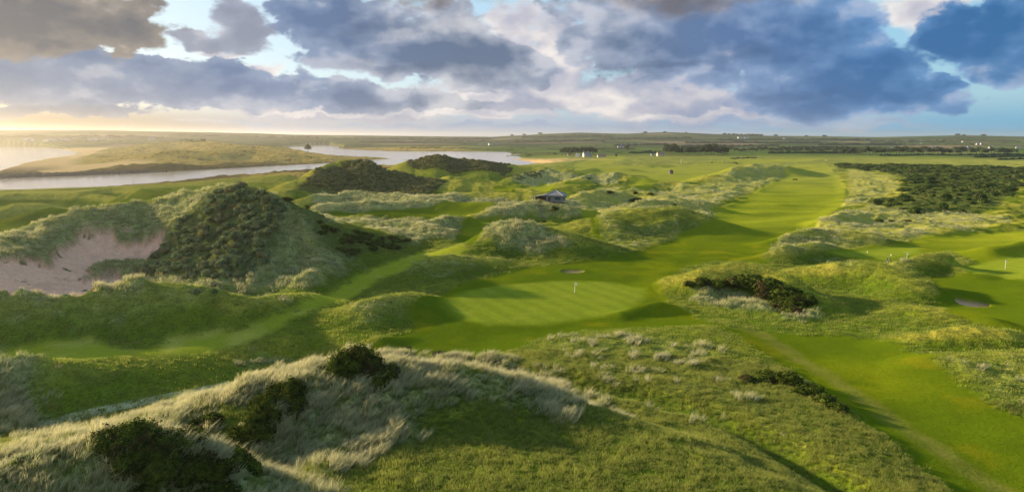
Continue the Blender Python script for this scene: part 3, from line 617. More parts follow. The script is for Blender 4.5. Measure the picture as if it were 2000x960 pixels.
# ------------------------------------------------------------------ grasses (instanced tufts)
def grass_mat(name, ca, cb, cc, trans):
    m_, t = mat(name)
    rnd = t.n('ShaderNodeAttribute', attribute_type='INSTANCER', attribute_name='tint').outputs['Fac']
    hgt = t.n('ShaderNodeAttribute', attribute_name='along').outputs['Fac']
    base = t.mix(rnd, ca, cb); colr = t.mix(t.m('MULTIPLY', t.m('POWER', hgt, 1.4), .85), base, cc)
    d = t.n('ShaderNodeBsdfDiffuse'); t.put(d.inputs[0], colr); tr = t.n('ShaderNodeBsdfTranslucent'); t.put(tr.inputs[0], colr)
    mx = t.n('ShaderNodeMixShader'); mx.inputs[0].default_value = trans; t.put(mx.inputs[1], d.outputs[0]); t.put(mx.inputs[2], tr.outputs[0])
    finish(t, mx.outputs[0]); return m_
def tuft(name, n, hgt, wid, spread, bend, mt, seed):
    rg = random.Random(seed); V = []; Fc = []; al = []
    for i in range(n):
        a = rg.uniform(0, 2 * math.pi); r = spread * math.sqrt(rg.random()); x, y = r * math.cos(a), r * math.sin(a)
        h = hgt * rg.uniform(.55, 1.1); ln = rg.uniform(.05, .35); dx, dy = math.cos(a) * ln + bend * rg.uniform(.5, 1.3), math.sin(a) * ln
        o = rg.uniform(0, math.pi); sx, sy = math.cos(o) * wid / 2, math.sin(o) * wid / 2; b = len(V)
        for k, (q, ww) in enumerate(((0, 1), (.55, .8), (1, .08))):
            cx, cy, cz = x + dx * h * q * q, y + dy * h * q * q, h * (q - .22 * q * q * (abs(dx) + abs(dy)))
            V += [(cx - sx * ww, cy - sy * ww, cz), (cx + sx * ww, cy + sy * ww, cz)]; al += [q, q]
        Fc += [(b, b + 1, b + 3, b + 2), (b + 2, b + 3, b + 5, b + 4)]
    o = mesh_obj(name, V, Fc, mt, link=False); at2 = o.data.attributes.new('along', 'FLOAT', 'POINT'); at2.data.foreach_set('value', np.array(al, np.float32)); return o
def scatter(name, src, P, rot, scl, tint):
    m2 = bpy.data.meshes.new(name); m2.vertices.add(len(P)); m2.vertices.foreach_set('co', P.astype(np.float32).ravel())
    for nm, ty, arr, key in (('spin', 'FLOAT_VECTOR', rot, 'vector'), ('size', 'FLOAT_VECTOR', scl, 'vector'), ('tint', 'FLOAT', tint, 'value')):
        q = m2.attributes.new(nm, ty, 'POINT'); q.data.foreach_set(key, arr.astype(np.float32).ravel())
    o = bpy.data.objects.new(name, m2); COL.objects.link(o)
    g = bpy.data.node_groups.new(name + '_spread', 'GeometryNodeTree')
    g.interface.new_socket('Geometry', in_out='INPUT', socket_type='NodeSocketGeometry'); g.interface.new_socket('Geometry', in_out='OUTPUT', socket_type='NodeSocketGeometry')
    gi = g.nodes.new('NodeGroupInput'); go = g.nodes.new('NodeGroupOutput'); ip = g.nodes.new('GeometryNodeInstanceOnPoints')
    oi = g.nodes.new('GeometryNodeObjectInfo'); oi.inputs['Object'].default_value = src; oi.inputs['As Instance'].default_value = True
    def na(nm, ty): k = g.nodes.new('GeometryNodeInputNamedAttribute'); k.data_type = ty; k.inputs[0].default_value = nm; return k.outputs[0]
    er = g.nodes.new('FunctionNodeEulerToRotation'); g.links.new(na('spin', 'FLOAT_VECTOR'), er.inputs[0])
    g.links.new(gi.outputs[0], ip.inputs['Points']); g.links.new(oi.outputs['Geometry'], ip.inputs['Instance']); g.links.new(er.outputs[0], ip.inputs['Rotation'])
    g.links.new(na('size', 'FLOAT_VECTOR'), ip.inputs['Scale']); g.links.new(ip.outputs[0], go.inputs[0])
    md = o.modifiers.new('spread', 'NODES'); md.node_group = g
    return o
GM = {k: v.reshape(NT_, NRr) for k, v in dict(marr=marr, mp=mp, mpatch=mpatch, smooth=smooth, sand=np.clip(sand + bunk, 0, 1), scr=scrubg, dark=darkr, olive=olive, fair=fair, track=track).items()}
thc = .5 * (TH[1:] + TH[:-1]); inview = np.abs(thc) < R(43)
def sample(rmin, rmax, dens_fn, cap):
    """random ground points between two distances, thinned by dens_fn(r, x, y) in tufts per square metre"""
    n = cap; r = np.sqrt(rng.uniform(0, 1, n) * (1 / rmin ** 0 * (rmax ** 2 - rmin ** 2)) + rmin ** 2); t = rng.uniform(-R(43), R(43), n)
    dens0 = cap / (R(86) / 2 * (rmax ** 2 - rmin ** 2)); x, y = np.sin(t) * r, np.cos(t) * r
    keep = rng.uniform(0, 1, n) < np.clip(dens_fn(r, x, y) / dens0, 0, 1)
    x, y = x[keep], y[keep]; return x, y, np.hypot(x, y)
MG = grass_mat('marram_blades', (.065, .125, .040, 1), (.27, .29, .125, 1), (.76, .68, .41, 1), .42)
RG = grass_mat('rough_blades', (.060, .140, .012, 1), (.20, .260, .030, 1), (.36, .35, .10, 1), .45)
mt_a = tuft('marram_tuft', 34, 1.0, .035, .34, .45, MG, 1); mt_b = tuft('marram_tuft', 20, .9, .06, .8, .5, MG, 2)
rt_a = tuft('grass_tuft', 22, .42, .03, .30, .12, RG, 3); rt_b = tuft('grass_tuft', 14, .34, .07, .7, .12, RG, 4)
def go(name, src, rmin, rmax, dens, cap, zs, label, sink=.05):
    x, y, r = sample(rmin, rmax, dens, cap)
    z = gz(x, y) - sink; n = len(x)
    wdir = .35 + .5 * fbm(x, y, 12, 2, 601)
    rot = np.stack([rng.normal(0, .10, n), rng.normal(0, .10, n), wdir + rng.normal(0, .55, n)], 1)
    k = zs(r) * rng.uniform(.7, 1.25, n); cl = fbm(x, y, 4, 3, 611)
    scl = np.stack([k, k, k * (1 + .6 * cl)], 1)
    tint = np.clip(.45 + 1.3 * cl + rng.normal(0, .16, n), 0, 1)
    o = scatter(name, src, np.stack([x, y, z], 1), rot, scl, tint); tag(o, label, 'grass', kind='stuff'); print(name, n); return o
I2 = lambda k, x, y: interp_grid(GM[k], x, y)
def dm(x, y): return np.clip(I2('marr', x, y) * (.85) * (1 - I2('scr', x, y)) * (1 - I2('sand', x, y)) * (1 - I2('smooth', x, y)) + I2('mp', x, y) * .5 * (1 - I2('smooth', x, y)), 0, 1) * sstep(fbm(x, y, 5, 3, 621), -.45, .25)
def dr(x, y): return np.clip(1 - I2('smooth', x, y) - I2('sand', x, y), 0, 1) * (1 - .55 * I2('marr', x, y)) * (1 - .7 * I2('scr', x, y))
go('marram_grass', mt_a, 36, 110, lambda r, x, y: 9 * dm(x, y), 110000, lambda r: 1.0 + 0 * r, 'pale windblown marram grass on the crests of the nearest dunes')
go('marram_grass', mt_b, 110, 420, lambda r, x, y: 2.6 * dm(x, y) * (150 / np.maximum(r, 150)) ** .9, 330000, lambda r: .85 + r * .0006, 'pale marram grass over the dunes of the middle distance')
go('rough_grass', rt_a, 36, 100, lambda r, x, y: 11 * dr(x, y) * (1 - I2('track', x, y)), 110000, lambda r: 1.0 + 0 * r, 'green rough grass in the hollow and banks nearest the camera')
go('rough_grass', rt_b, 100, 260, lambda r, x, y: 2.4 * dr(x, y), 150000, lambda r: .9 + r * .001, 'green rough grass on the banks around the fairways')

# ------------------------------------------------------------------ bushes and trees
def leaf_mat(name, c1, c2, c3=None, trans=.2):
    m_, t = mat(name); pos = t.n('ShaderNodeNewGeometry').outputs['Position']
    rn = t.n('ShaderNodeObjectInfo').outputs['Random']; n = t.noise(pos, 1.3, 3, .6); n5 = t.noise(pos, 7, 2, .6)
    colr = t.mix(t.ss(t.m('ADD', n, t.m('MULTIPLY', t.m('SUBTRACT', n5, .5), .8)), .35, .68), c1, c2)
    if c3: colr = t.mix(t.ss(t.m('ADD', t.noise(pos, .35, 2, .5), t.m('MULTIPLY', rn, .25)), .66, .82), colr, c3)
    k = t.m('MULTIPLY_ADD', rn, .5, .75); cc = t.n('ShaderNodeCombineXYZ')
    for i in range(3): t.put(cc.inputs[i], k)
    colr = t.vm('MULTIPLY', colr, cc.outputs[0])
    d = t.n('ShaderNodeBsdfDiffuse'); t.put(d.inputs[0], colr); tr = t.n('ShaderNodeBsdfTranslucent'); t.put(tr.inputs[0], colr)
    mx = t.n('ShaderNodeMixShader'); mx.inputs[0].default_value = trans; t.put(mx.inputs[1], d.outputs[0]); t.put(mx.inputs[2], tr.outputs[0])
    finish(t, mx.outputs[0]); return m_
GORSE = leaf_mat('gorse_foliage', (.018, .032, .008, 1), (.105, .135, .018, 1), (.045, .038, .016, 1))
BUCK = leaf_mat('buckthorn_foliage', (.075, .110, .050, 1), (.22, .27, .125, 1), (.17, .15, .07, 1))
DARKL = leaf_mat('dark_scrub_foliage', (.030, .055, .014, 1), (.095, .135, .028, 1), (.07, .07, .028, 1))
TREEL = leaf_mat('tree_foliage', (.030, .045, .018, 1), (.070, .090, .030, 1))
BARK, _t = mat('bark'); _d = _t.n('ShaderNodeBsdfDiffuse'); _t.put(_d.inputs[0], _t.mix(_t.noise(_t.n('ShaderNodeTexCoord').outputs['Object'], 6, 4, .6), (.07, .05, .035, 1), (.15, .12, .09, 1))); finish(_t, _d.outputs[0])
def leafy_mesh(name, lobes, n, leaf, seed, mt, floor=-9):
    """foliage: leaf faces spread through overlapping lobes, over a ragged inner mass"""
    rg = np.random.default_rng(seed); L = np.array(lobes, float); vol = (L[:, 3] * L[:, 4] * L[:, 5]) ** .66; pick = rg.choice(len(L), n, p=vol / vol.sum())
    d = rg.normal(size=(n, 3)); d /= np.linalg.norm(d, axis=1)[:, None]; d[:, 2] = np.where(d[:, 2] < -.35, -d[:, 2], d[:, 2])
    lump = 1 + .16 * np.sin(d[:, 0] * 7 + seed) * np.cos(d[:, 1] * 6 + pick) + .10 * np.sin(d[:, 2] * 11 + d[:, 0] * 9)
    rr = lump * rg.uniform(.80, 1.06, n); c = L[pick, :3] + d * L[pick, 3:6] * rr[:, None]; c[:, 2] = np.maximum(c[:, 2], floor)
    nrm = d + rg.normal(0, .55, (n, 3)); nrm /= np.linalg.norm(nrm, axis=1)[:, None]
    t1 = np.cross(nrm, rg.normal(size=(n, 3))); t1 /= np.linalg.norm(t1, axis=1)[:, None]; t2 = np.cross(nrm, t1); s = leaf * rg.uniform(.6, 1.3, n)[:, None]
    q = np.stack([c - t1 * s, c + t2 * s * .6, c + t1 * s, c - t2 * s * .6], 1).reshape(-1, 3); V = q.tolist(); Fc = (np.arange(n * 4).reshape(n, 4)).tolist()
    for l in L:                                                   # inner mass
        b = len(V); nu, nv = 9, 5
        for j in range(nv + 1):
            for i in range(nu):
                th, ph = 2 * math.pi * i / nu, math.pi * .5 * j / nv * 1.25; rj = .80 * (1 + .10 * math.sin(5 * th + seed + j))
                V.append((l[0] + l[3] * rj * math.cos(th) * math.sin(ph), l[1] + l[4] * rj * math.sin(th) * math.sin(ph), max(floor, l[2] + l[5] * rj * math.cos(ph))))
        for j in range(nv):
            for i in range(nu): Fc.append((b + j * nu + i, b + j * nu + (i + 1) % nu, b + (j + 1) * nu + (i + 1) % nu, b + (j + 1) * nu + i))
    me2 = bpy.data.meshes.new(name); me2.from_pydata(V, [], Fc); me2.update(); me2.materials.append(mt); return me2
def lobes(k, R_, h, seed, spread=.6):
    rg = random.Random(seed); out = [(0, 0, h * .35, R_ * .7, R_ * .7, h * .65)]
    for i in range(k):
        a = rg.uniform(0, 6.28); d = R_ * spread * rg.uniform(.5, 1); s = rg.uniform(.35, .6)
        out.append((math.cos(a) * d, math.sin(a) * d, h * rg.uniform(.1, .5), R_ * s, R_ * s, h * s))
    return out
def bush_set(kind, mt, n, leaf, cnt=4): return [leafy_mesh(kind, lobes(5, 1.0, 1.0, 50 + i), n, leaf, 60 + i, mt) for i in range(cnt)]
def place_bush(name, me2, x, y, r, h, label, group=None, sink=.15):
    o = bpy.data.objects.new(name, me2); COL.objects.link(o); o.location = (x, y, float(gz(x, y)) - sink * h); o.scale = (r * random.uniform(.85, 1.15), r * random.uniform(.85, 1.15), h)
    o.rotation_euler = (0, 0, random.uniform(0, 6.28)); tag(o, label, 'bush', group); return o
def big_bush(px, py, rx, ry, h, label, seed, leaf=.11, n=9000, rz=0, k=8):
    rg = random.Random(seed); L = []
    for i in range(k * 2):
        a = rg.uniform(0, 6.28); d = math.sqrt(rg.random()) * .82; s = rg.uniform(.16, .36)
        L.append((math.cos(a) * d * rx, math.sin(a) * d * ry, 0, rx * s + .4, ry * s + .4, h * rg.uniform(.7, 1.1)))
    p = put(px, py); ca, sa = math.cos(rz), math.sin(rz)
    L = [(l[0] * ca - l[1] * sa, l[0] * sa + l[1] * ca, 0, l[3], l[4], l[5]) for l in L]
    L = [(l[0], l[1], float(gz(p.x + l[0], p.y + l[1])) - p.z, l[3], l[4], l[5]) for l in L]
    o = bpy.data.objects.new('gorse_bush', leafy_mesh('gorse_bush', L, n, leaf, seed, GORSE)); COL.objects.link(o); o.location = p; tag(o, label, 'bush'); return o
big_bush(692, 722, 3.0, 2.2, 2.0, 'large dark gorse bush on the crest of the nearest dune, above the middle hollow', 5)
big_bush(745, 745, 1.6, 1.6, 1.1, 'low dark gorse bush just right of and below the crest bush on the nearest dune', 6, n=3500, k=4)
big_bush(545, 800, 3.2, 3.0, 1.5, 'bright olive gorse bush on the slope left of the crest bush', 8, rz=.6)
big_bush(485, 855, 2.4, 2.4, 1.2, 'shaded gorse bush lower down in the gully below the olive gorse', 9, n=6000)
big_bush(300, 880, 4.0, 2.6, 1.3, 'broad dark gorse bush on top of the left foreground dune', 10, n=12000)
big_bush(350, 945, 3.4, 2.6, 1.0, 'black green gorse bush on the camera side of the left foreground dune', 11, n=9000)
big_bush(398, 842, 1.5, 1.3, 1.2, 'small round gorse bush in the dip between the two nearest dunes', 12, n=3000, k=4)
big_bush(462, 905, 1.8, 1.5, .8, 'low brownish gorse bush at the right foot of the left foreground dune', 13, n=4000, k=4)
big_bush(858, 697, 1.1, .7, .8, 'small reddish thicket on the dune crest right of the wooden sign', 14, n=1400, k=3, leaf=.08)
big_bush(790, 712, .8, .6, .5, 'small brown shrub on the dune crest below the wooden sign', 15, n=900, k=3, leaf=.08)
near_b = bush_set('gorse_bush', GORSE, 900, .085); far_b = bush_set('gorse_bush', GORSE, 260, .16, 3)
buck_b = bush_set('buckthorn_bush', BUCK, 650, .10, 5); dark_b = bush_set('scrub_bush', DARKL, 320, .14, 4)
def in_poly(poly, n, seed):
    rg = np.random.default_rng(seed); P = shoot_safe(poly); lo, hi = P.min(0), P.max(0); out = []
    while len(out) < n:
        q = rg.uniform(lo, hi, (400, 2)); s = sdist(q[:, 0], q[:, 1], P) > 0
        for pt in q[s]:
            if len(out) < n: out.append(pt)
    return out
for (px, py, r, h, lab) in [(1345, 548, 1.6, 1.1, 'leftmost gorse bush on the hillock right of the green'), (1372, 540, 2.1, 1.3, 'second gorse bush from the left on the hillock right of the green'), (1405, 546, 2.2, 1.2, 'low gorse bush on the face of the hillock, third from its left end'),
        (1435, 545, 2.4, 1.4, 'gorse bush in the middle left of the hillock face right of the green'), (1468, 545, 2.6, 1.6, 'large black gorse bush at the centre of the hillock right of the green'), (1500, 552, 2.8, 1.8, 'tallest dark gorse bush of the hillock, right of its centre'),
        (1530, 568, 2.6, 1.7, 'dark gorse bush on the right shoulder of the hillock'), (1556, 583, 2.3, 1.6, 'dark gorse bush near the right foot of the hillock'), (1540, 594, 1.8, 1.2, 'lower gorse bush under the right shoulder of the hillock'), (1582, 580, 1.6, 1.2, 'rightmost small gorse bush at the end of the hillock'), (1500, 572, 2.2, 1.3, 'gorse bush low on the middle of the hillock face under the tallest bush'), (1528, 586, 2.2, 1.3, 'gorse bush low on the right of the hillock face'), (1552, 600, 1.8, 1.1, 'lowest gorse bush of the hillock, touching the rough at its foot')]:
    p = put(px, py + (14 if py < 620 else 4)); place_bush('gorse_bush', near_b[int(px) % 4], p.x, p.y, r * (1.05 + .4 * min(1, max(0, (px - 1340) / 130))), h * (1 + .5 * min(1, max(0, (px - 1340) / 130))), lab)
for (px, py, r, h, lab) in [(1462, 742, 1.2, .7, 'leftmost rusty gorse bush above the worn path in the near rough'), (1500, 738, 1.5, 1.0, 'rusty brown topped gorse bush, second of the row beside the worn path'), (1540, 748, 1.7, 1.1, 'largest dark gorse bush of the row beside the worn path'),
        (1575, 765, 1.5, .9, 'dark gorse bush in the middle of the row beside the worn path'), (1608, 785, 1.4, .9, 'dark gorse bush, second from the lower end of the row by the worn path'), (1636, 802, 1.2, .8, 'lowest and rightmost gorse bush of the row beside the worn path')]:
    p = put(px, py + (14 if py < 620 else 4)); place_bush('gorse_bush', near_b[int(px) % 4], p.x, p.y, r * (1.05 + .4 * min(1, max(0, (px - 1340) / 130))), h * (1 + .5 * min(1, max(0, (px - 1340) / 130))), lab)
for i, pt in enumerate(in_poly([(610, 450), (640, 446), (700, 455), (805, 466), (800, 476), (740, 490), (680, 508), (630, 485)], 46, 3)):
    place_bush('gorse_bush', far_b[i % 3], pt[0], pt[1], random.uniform(1.3, 2.2), random.uniform(.8, 1.3), 'black green gorse bush in the thicket at the right foot of the big dune', 'gorse thicket at the right foot of the big dune')
for i, pt in enumerate(in_poly([(545, 392), (600, 414), (650, 432), (640, 442), (590, 432), (552, 402)], 22, 4)):
    place_bush('gorse_bush', far_b[i % 3], pt[0], pt[1], random.uniform(1.2, 2.0), random.uniform(.7, 1.2), 'dark gorse bush on the back shoulder of the big dune', 'gorse on the back shoulder of the big dune')
for i, pt in enumerate(in_poly([(950, 438), (990, 428), (1070, 430), (1074, 437), (1010, 440), (960, 444)], 14, 5)):
    place_bush('gorse_bush', far_b[i % 3], pt[0], pt[1], random.uniform(1.2, 1.8), random.uniform(.9, 1.4), 'dark gorse bush in the strip on the knoll beyond the green', 'gorse strip on the knoll beyond the green')
for i, pt in enumerate(in_poly([(1275, 410), (1300, 403), (1338, 405), (1335, 414), (1285, 418)], 12, 6)):
    place_bush('gorse_bush', far_b[i % 3], pt[0], pt[1], random.uniform(1.2, 1.8), random.uniform(.9, 1.5), 'dark gorse bush on the ridge beside the long fairway', 'gorse clump on the ridge beside the long fairway')
for i, pt in enumerate(in_poly([(478, 368), (425, 380), (390, 412), (345, 450), (310, 500), (280, 540), (400, 554), (470, 560), (520, 525), (545, 460), (556, 420), (530, 385)], 270, 7)):
    place_bush('buckthorn_bush', buck_b[i % 5], pt[0], pt[1], random.uniform(1.0, 1.7), random.uniform(.8, 1.5), 'grey green buckthorn bush on the steep face of the big dune', 'buckthorn bushes on the face of the big dune')
for i, pt in enumerate(in_poly([(330, 555), (400, 558), (470, 572), (480, 585), (420, 582), (340, 575)], 26, 17)):
    place_bush('buckthorn_bush', buck_b[i % 5], pt[0], pt[1], random.uniform(.8, 1.4), random.uniform(.5, 1.0), 'grey green buckthorn bush on the bank below the big dune', 'buckthorn bushes on the bank below the big dune')
def cover(polys, ns, rng_r, rng_h, label, seed, mesh_=None):
    pts = [p for k, (q, n) in enumerate(zip(polys, ns)) for p in in_poly(q, n, seed + k)]; P = np.array(pts); n = len(P); r = rng.uniform(*rng_r, n); h = rng.uniform(*rng_h, n)
    sm_ = leafy_mesh('scrub_plant', lobes(4, 1.0, 1.0, 77), 220, .15, 78, leaf_mat('dune_scrub_foliage', (.11, .125, .045, 1), (.26, .25, .10, 1), (.20, .18, .08, 1)))
    src = bpy.data.objects.new('scrub_plant', mesh_ or sm_)
    o = scatter('dune_scrub', src, np.stack([P[:, 0], P[:, 1], gz(P[:, 0], P[:, 1]) - .15 * h], 1), np.stack([0 * r, 0 * r, rng.uniform(0, 6.28, n)], 1), np.stack([r, r, h], 1), r * 0); tag(o, label, 'scrub', kind='stuff')
cover([[(590, 365), (625, 333), (680, 312), (735, 324), (790, 342), (870, 356), (850, 374), (760, 382), (650, 376)], [(795, 317), (830, 309), (862, 305), (895, 312), (1000, 325), (960, 334), (880, 326), (800, 326)], [(800, 322), (880, 322), (1000, 332), (990, 345), (880, 340), (810, 336)], [(980, 345), (1060, 338), (1060, 352), (1000, 356)]], [1100, 500, 350, 60], (.9, 2.4), (.6, 1.7), 'dark low scrub covering the peaked dune and the ridge behind it', 8)
cover([SCRUBG[0]], [1000], (1.2, 2.8), (.5, 1.5), 'low dark undergrowth between the thorny bushes right of the long fairway', 31, dark_b[1])
for i, pt in enumerate(in_poly(SCRUBG[0], 290, 10)):
    rr_ = math.hypot(*pt) / 400
    place_bush('scrub_bush', dark_b[i % 4], pt[0], pt[1], random.uniform(3.0, 5.2) * rr_, random.uniform(1.8, 3.6), 'dark thorny scrub bush in the thicket right of the long fairway', 'scrub thicket right of the long fairway')
for i, (px, py) in enumerate([(1640, 326), (1655, 328), (1672, 327), (1685, 330), (1715, 436), (1738, 438), (1770, 440), (1552, 352), (1240, 387), (1228, 372), (1150, 352), (1082, 420), (1190, 385), (1245, 395), (1270, 386), (1235, 397)]):
    p = put(px, py); place_bush('gorse_bush', far_b[i % 3], p.x, p.y, random.uniform(1.5, 3), random.uniform(.8, 1.6), 'lone dark gorse bush scattered among the far hillocks', 'lone gorse bushes among the far hillocks')
# trees far off
def tree_mesh(seed, n=300): return leafy_mesh('crown', [(0, 0, .62, .34, .34, .36), (.2, .05, .5, .24, .24, .25), (-.2, -.1, .48, .25, .25, .25), (.03, .2, .74, .2, .2, .24), (-.05, -.2, .6, .22, .22, .24)], n, .055, seed, TREEL, .12)
crowns = [tree_mesh(70 + i) for i in range(4)]
_tb = MB(); _tb.tube((0, 0, -.05), (.02, 0, .3), .035, .025).tube((.02, 0, .3), (.15, .05, .5), .02, .01).tube((.02, 0, .3), (-.14, -.06, .5), .02, .01)
_trunk = _tb.build('trunk', BARK); trunk_me = _trunk.data; bpy.data.objects.remove(_trunk)
def tree(px, py, h, label, group, wid=1.0, jit=0):
    p = put(px, py); t = empty('tree', p, random.uniform(0, 6.28)); tag(t, label, 'tree', group); t.scale = (h * wid, h * wid, h)
    for nm, m3 in (('trunk', trunk_me), ('crown', crowns[random.randrange(4)])):
        o = bpy.data.objects.new(nm, m3); COL.objects.link(o); o.parent = t
    return t
for px in [1098, 1104, 1110, 1116, 1121, 1127, 1132, 1136, 1141, 1147, 1153, 1158, 1163]:
    tree(px, 304 - (px > 1125), random.uniform(11, 16), 'dark tree in the grove behind the white farmhouse', 'trees behind the white farmhouse')
tree(1203, 308, 7, 'small solitary conical tree on the links right of the white farmhouse', None, .9); tree(1224, 295, 15, 'round dark tree standing in the field by the far road', None, 1.2)
tree(602, 300, 17, 'lone round tree at the tip of the island across the channel', None, 1.1)
for i in range(34):
    px = 1300 + i * 3.6; tree(px, 303.5 + random.uniform(-1, .3), random.uniform(12, 19) * (1.15 if px < 1320 or 1375 < px < 1395 else .9), 'dark tree in the plantation right of the pink house', 'plantation right of the pink house', 1.1)
for i in range(60):
    px = 1640 + i * 5.8; tree(px, 303 + random.uniform(-3, 0), random.uniform(9, 16), 'dark tree in the belt beyond the bright green field', 'tree belt beyond the bright green field', 1.3)
for i in range(40):
    px = 1410 + i * 6; tree(px, 297 + random.uniform(-1.5, 1), random.uniform(7, 13), 'dark tree in the belt behind the plantation', 'tree belt behind the plantation', 1.4)
for px in (1415, 1424, 1433, 1440, 1448, 1456, 1463, 1470, 1478, 1486, 1515, 1298, 1260, 1870, 1882, 1920, 1000, 1024, 1055, 1340, 1575, 1610):
    y_ = 268 - 1.55 * (268 - np.interp(px, SK_X, SK_Y)) + 1.2; tree(px, y_, random.uniform(14, 20), 'tree standing on the distant skyline', 'trees on the distant skyline', 2.2)
def hedge(pts, h, label, group):
    P = shoot(pts); V = []; Fc = []; acc = []
    for i in range(len(P) - 1):
        L = np.linalg.norm(P[i + 1] - P[i]); k = max(2, int(L / (h * 1.3)))
        for j in range(k): acc.append(P[i] + (P[i + 1] - P[i]) * j / k)
    acc.append(P[-1]); acc = np.array(acc); zb = gz(acc[:, 0], acc[:, 1])
    for i, (p, z) in enumerate(zip(acc, zb)):
        d = acc[min(i + 1, len(acc) - 1)] - acc[max(i - 1, 0)]; d = d / (np.linalg.norm(d) + 1e-9); nrm = np.array([-d[1], d[0]]); hh = h * random.uniform(.45, 1.25); ww = h * random.uniform(.5, .9)
        for q, s in ((-1, 0), (-.85, .6), (-.2, 1), (.3, .95), (.9, .55), (1, 0)):
            o = p + nrm * ww * q + d * random.uniform(-.3, .3) * h; V.append((o[0], o[1], z - .3 + hh * s))
    for i in range(len(acc) - 1):
        for j in range(5): b = i * 6 + j; Fc.append((b, b + 6, b + 7, b + 1))
    o = mesh_obj('hedgerow', V, Fc, TREEL); tag(o, label, 'hedge', group)
HG_ = [([(1000, 279), (1100, 277), (1180, 276)], 9), ([(1200, 285), (1240, 284), (1300, 283)], 7), ([(1180, 272), (1280, 272), (1350, 271)], 10), ([(1300, 287), (1400, 286), (1520, 285)], 7), ([(1340, 280), (1460, 279), (1600, 279)], 9),
       ([(1400, 274), (1560, 273.5), (1700, 274)], 10), ([(1520, 290), (1640, 289), (1720, 290)], 6), ([(1600, 284), (1760, 283), (1900, 284)], 8), ([(1700, 278), (1850, 277), (1990, 278)], 10), ([(1020, 270), (1100, 268.5), (1200, 268)], 12),
       ([(1428, 311), (1452, 309.5), (1476, 309)], 2.4), ([(1905, 308), (1950, 307), (2020, 306)], 3.5), ([(1950, 313), (2000, 311), (2060, 310)], 3), ([(1720, 305), (1850, 303.5), (2010, 303)], 4), ([(1000, 300), (1040, 301), (1085, 302)], 4), ([(780, 291.5), (900, 292), (1000, 293.5)], 4),
       ([(700, 278), (820, 278), (950, 277)], 8), ([(650, 273), (800, 273), (960, 273)], 10), ([(100, 279), (250, 278), (400, 279)], 8), ([(0, 270), (150, 269), (320, 270)], 12), ([(350, 266), (480, 268), (620, 271)], 12), ([(1120, 290), (1180, 291), (1240, 292)], 5), ([(1230, 300), (1270, 299), (1290, 299)], 5), ([(1500, 300), (1600, 300), (1680, 299)], 6), ([(1388, 319), (1412, 318), (1440, 320)], 2)]
HL = ['under the left end of the far hills', 'above the pinkish bungalow', 'high on the middle hill', 'behind the plantation', 'above the plantation on the lower slope', 'below the twin skyline houses', 'right of the plantation', 'long and low on the right plain', 'high on the right far slope', 'along the hill left of centre', 'short one right of the tall thin pole, on the links',
    'left one below the bright green field at the right edge', 'nearest one at the right edge beyond the thicket', 'along the far side of the bright green field', 'left of the grove by the white farmhouse', 'along the far shore of the estuary', 'on the plain behind the estuary', 'highest behind the estuary', 'behind the beach on the far left', 'above the village on the far left', 'on the hazy rise left of centre', 'above the solitary conical tree', 'left of the pinkish bungalow', 'below the tree belt behind the plantation', 'on the mound by the long fairway']
for (pts, h), hl in zip(HG_, HL): hedge(pts, h, 'dark hedgerow ' + hl, 'hedgerows between the far fields')

# ------------------------------------------------------------------ plain materials
def plain(name, c1, c2, scale=3, rough=.7, metal=0):
    m_, t = mat(name); g = t.n('ShaderNodeBsdfPrincipled'); t.put(g.inputs['Base Color'], t.mix(t.noise(t.n('ShaderNodeTexCoord').outputs['Object'], scale, 5, .6), c1, c2))
    g.inputs['Roughness'].default_value = rough; g.inputs['Metallic'].default_value = metal; finish(t, g.outputs[0]); return m_
WHITE = plain('white_render', (.36, .36, .35, 1), (.46, .46, .44, 1)); CREAM = plain('cream_render', (.55, .40, .30, 1), (.65, .50, .38, 1)); SLATE = plain('grey_slate', (.12, .12, .13, 1), (.20, .20, .22, 1), 5, .5)
BRICKR = plain('brown_tiles', (.22, .13, .09, 1), (.30, .19, .13, 1)); TIMBER = plain('weathered_timber', (.13, .14, .16, 1), (.22, .23, .25, 1), 4, .8); LEAD = plain('pale_ridge_flashing', (.24, .24, .25, 1), (.34, .34, .34, 1), 4, .5)
DARKW = plain('dark_timber', (.035, .028, .02, 1), (.07, .055, .04, 1), 6, .7); GLASS = plain('window_glass', (.02, .05, .07, 1), (.03, .07, .10, 1), 2, .12); WPAINT = plain('white_paint', (.78, .78, .74, 1), (.85, .85, .80, 1), 3, .4)
YFLAG = plain('pale_flag_cloth', (.80, .80, .62, 1), (.85, .85, .7, 1), 8, .8); STONE = plain('dark_rubble', (.05, .045, .04, 1), (.12, .10, .08, 1), 1.5, .9); BLACK = plain('hole_cup', (.01, .01, .01, 1), (.02, .02, .02, 1))
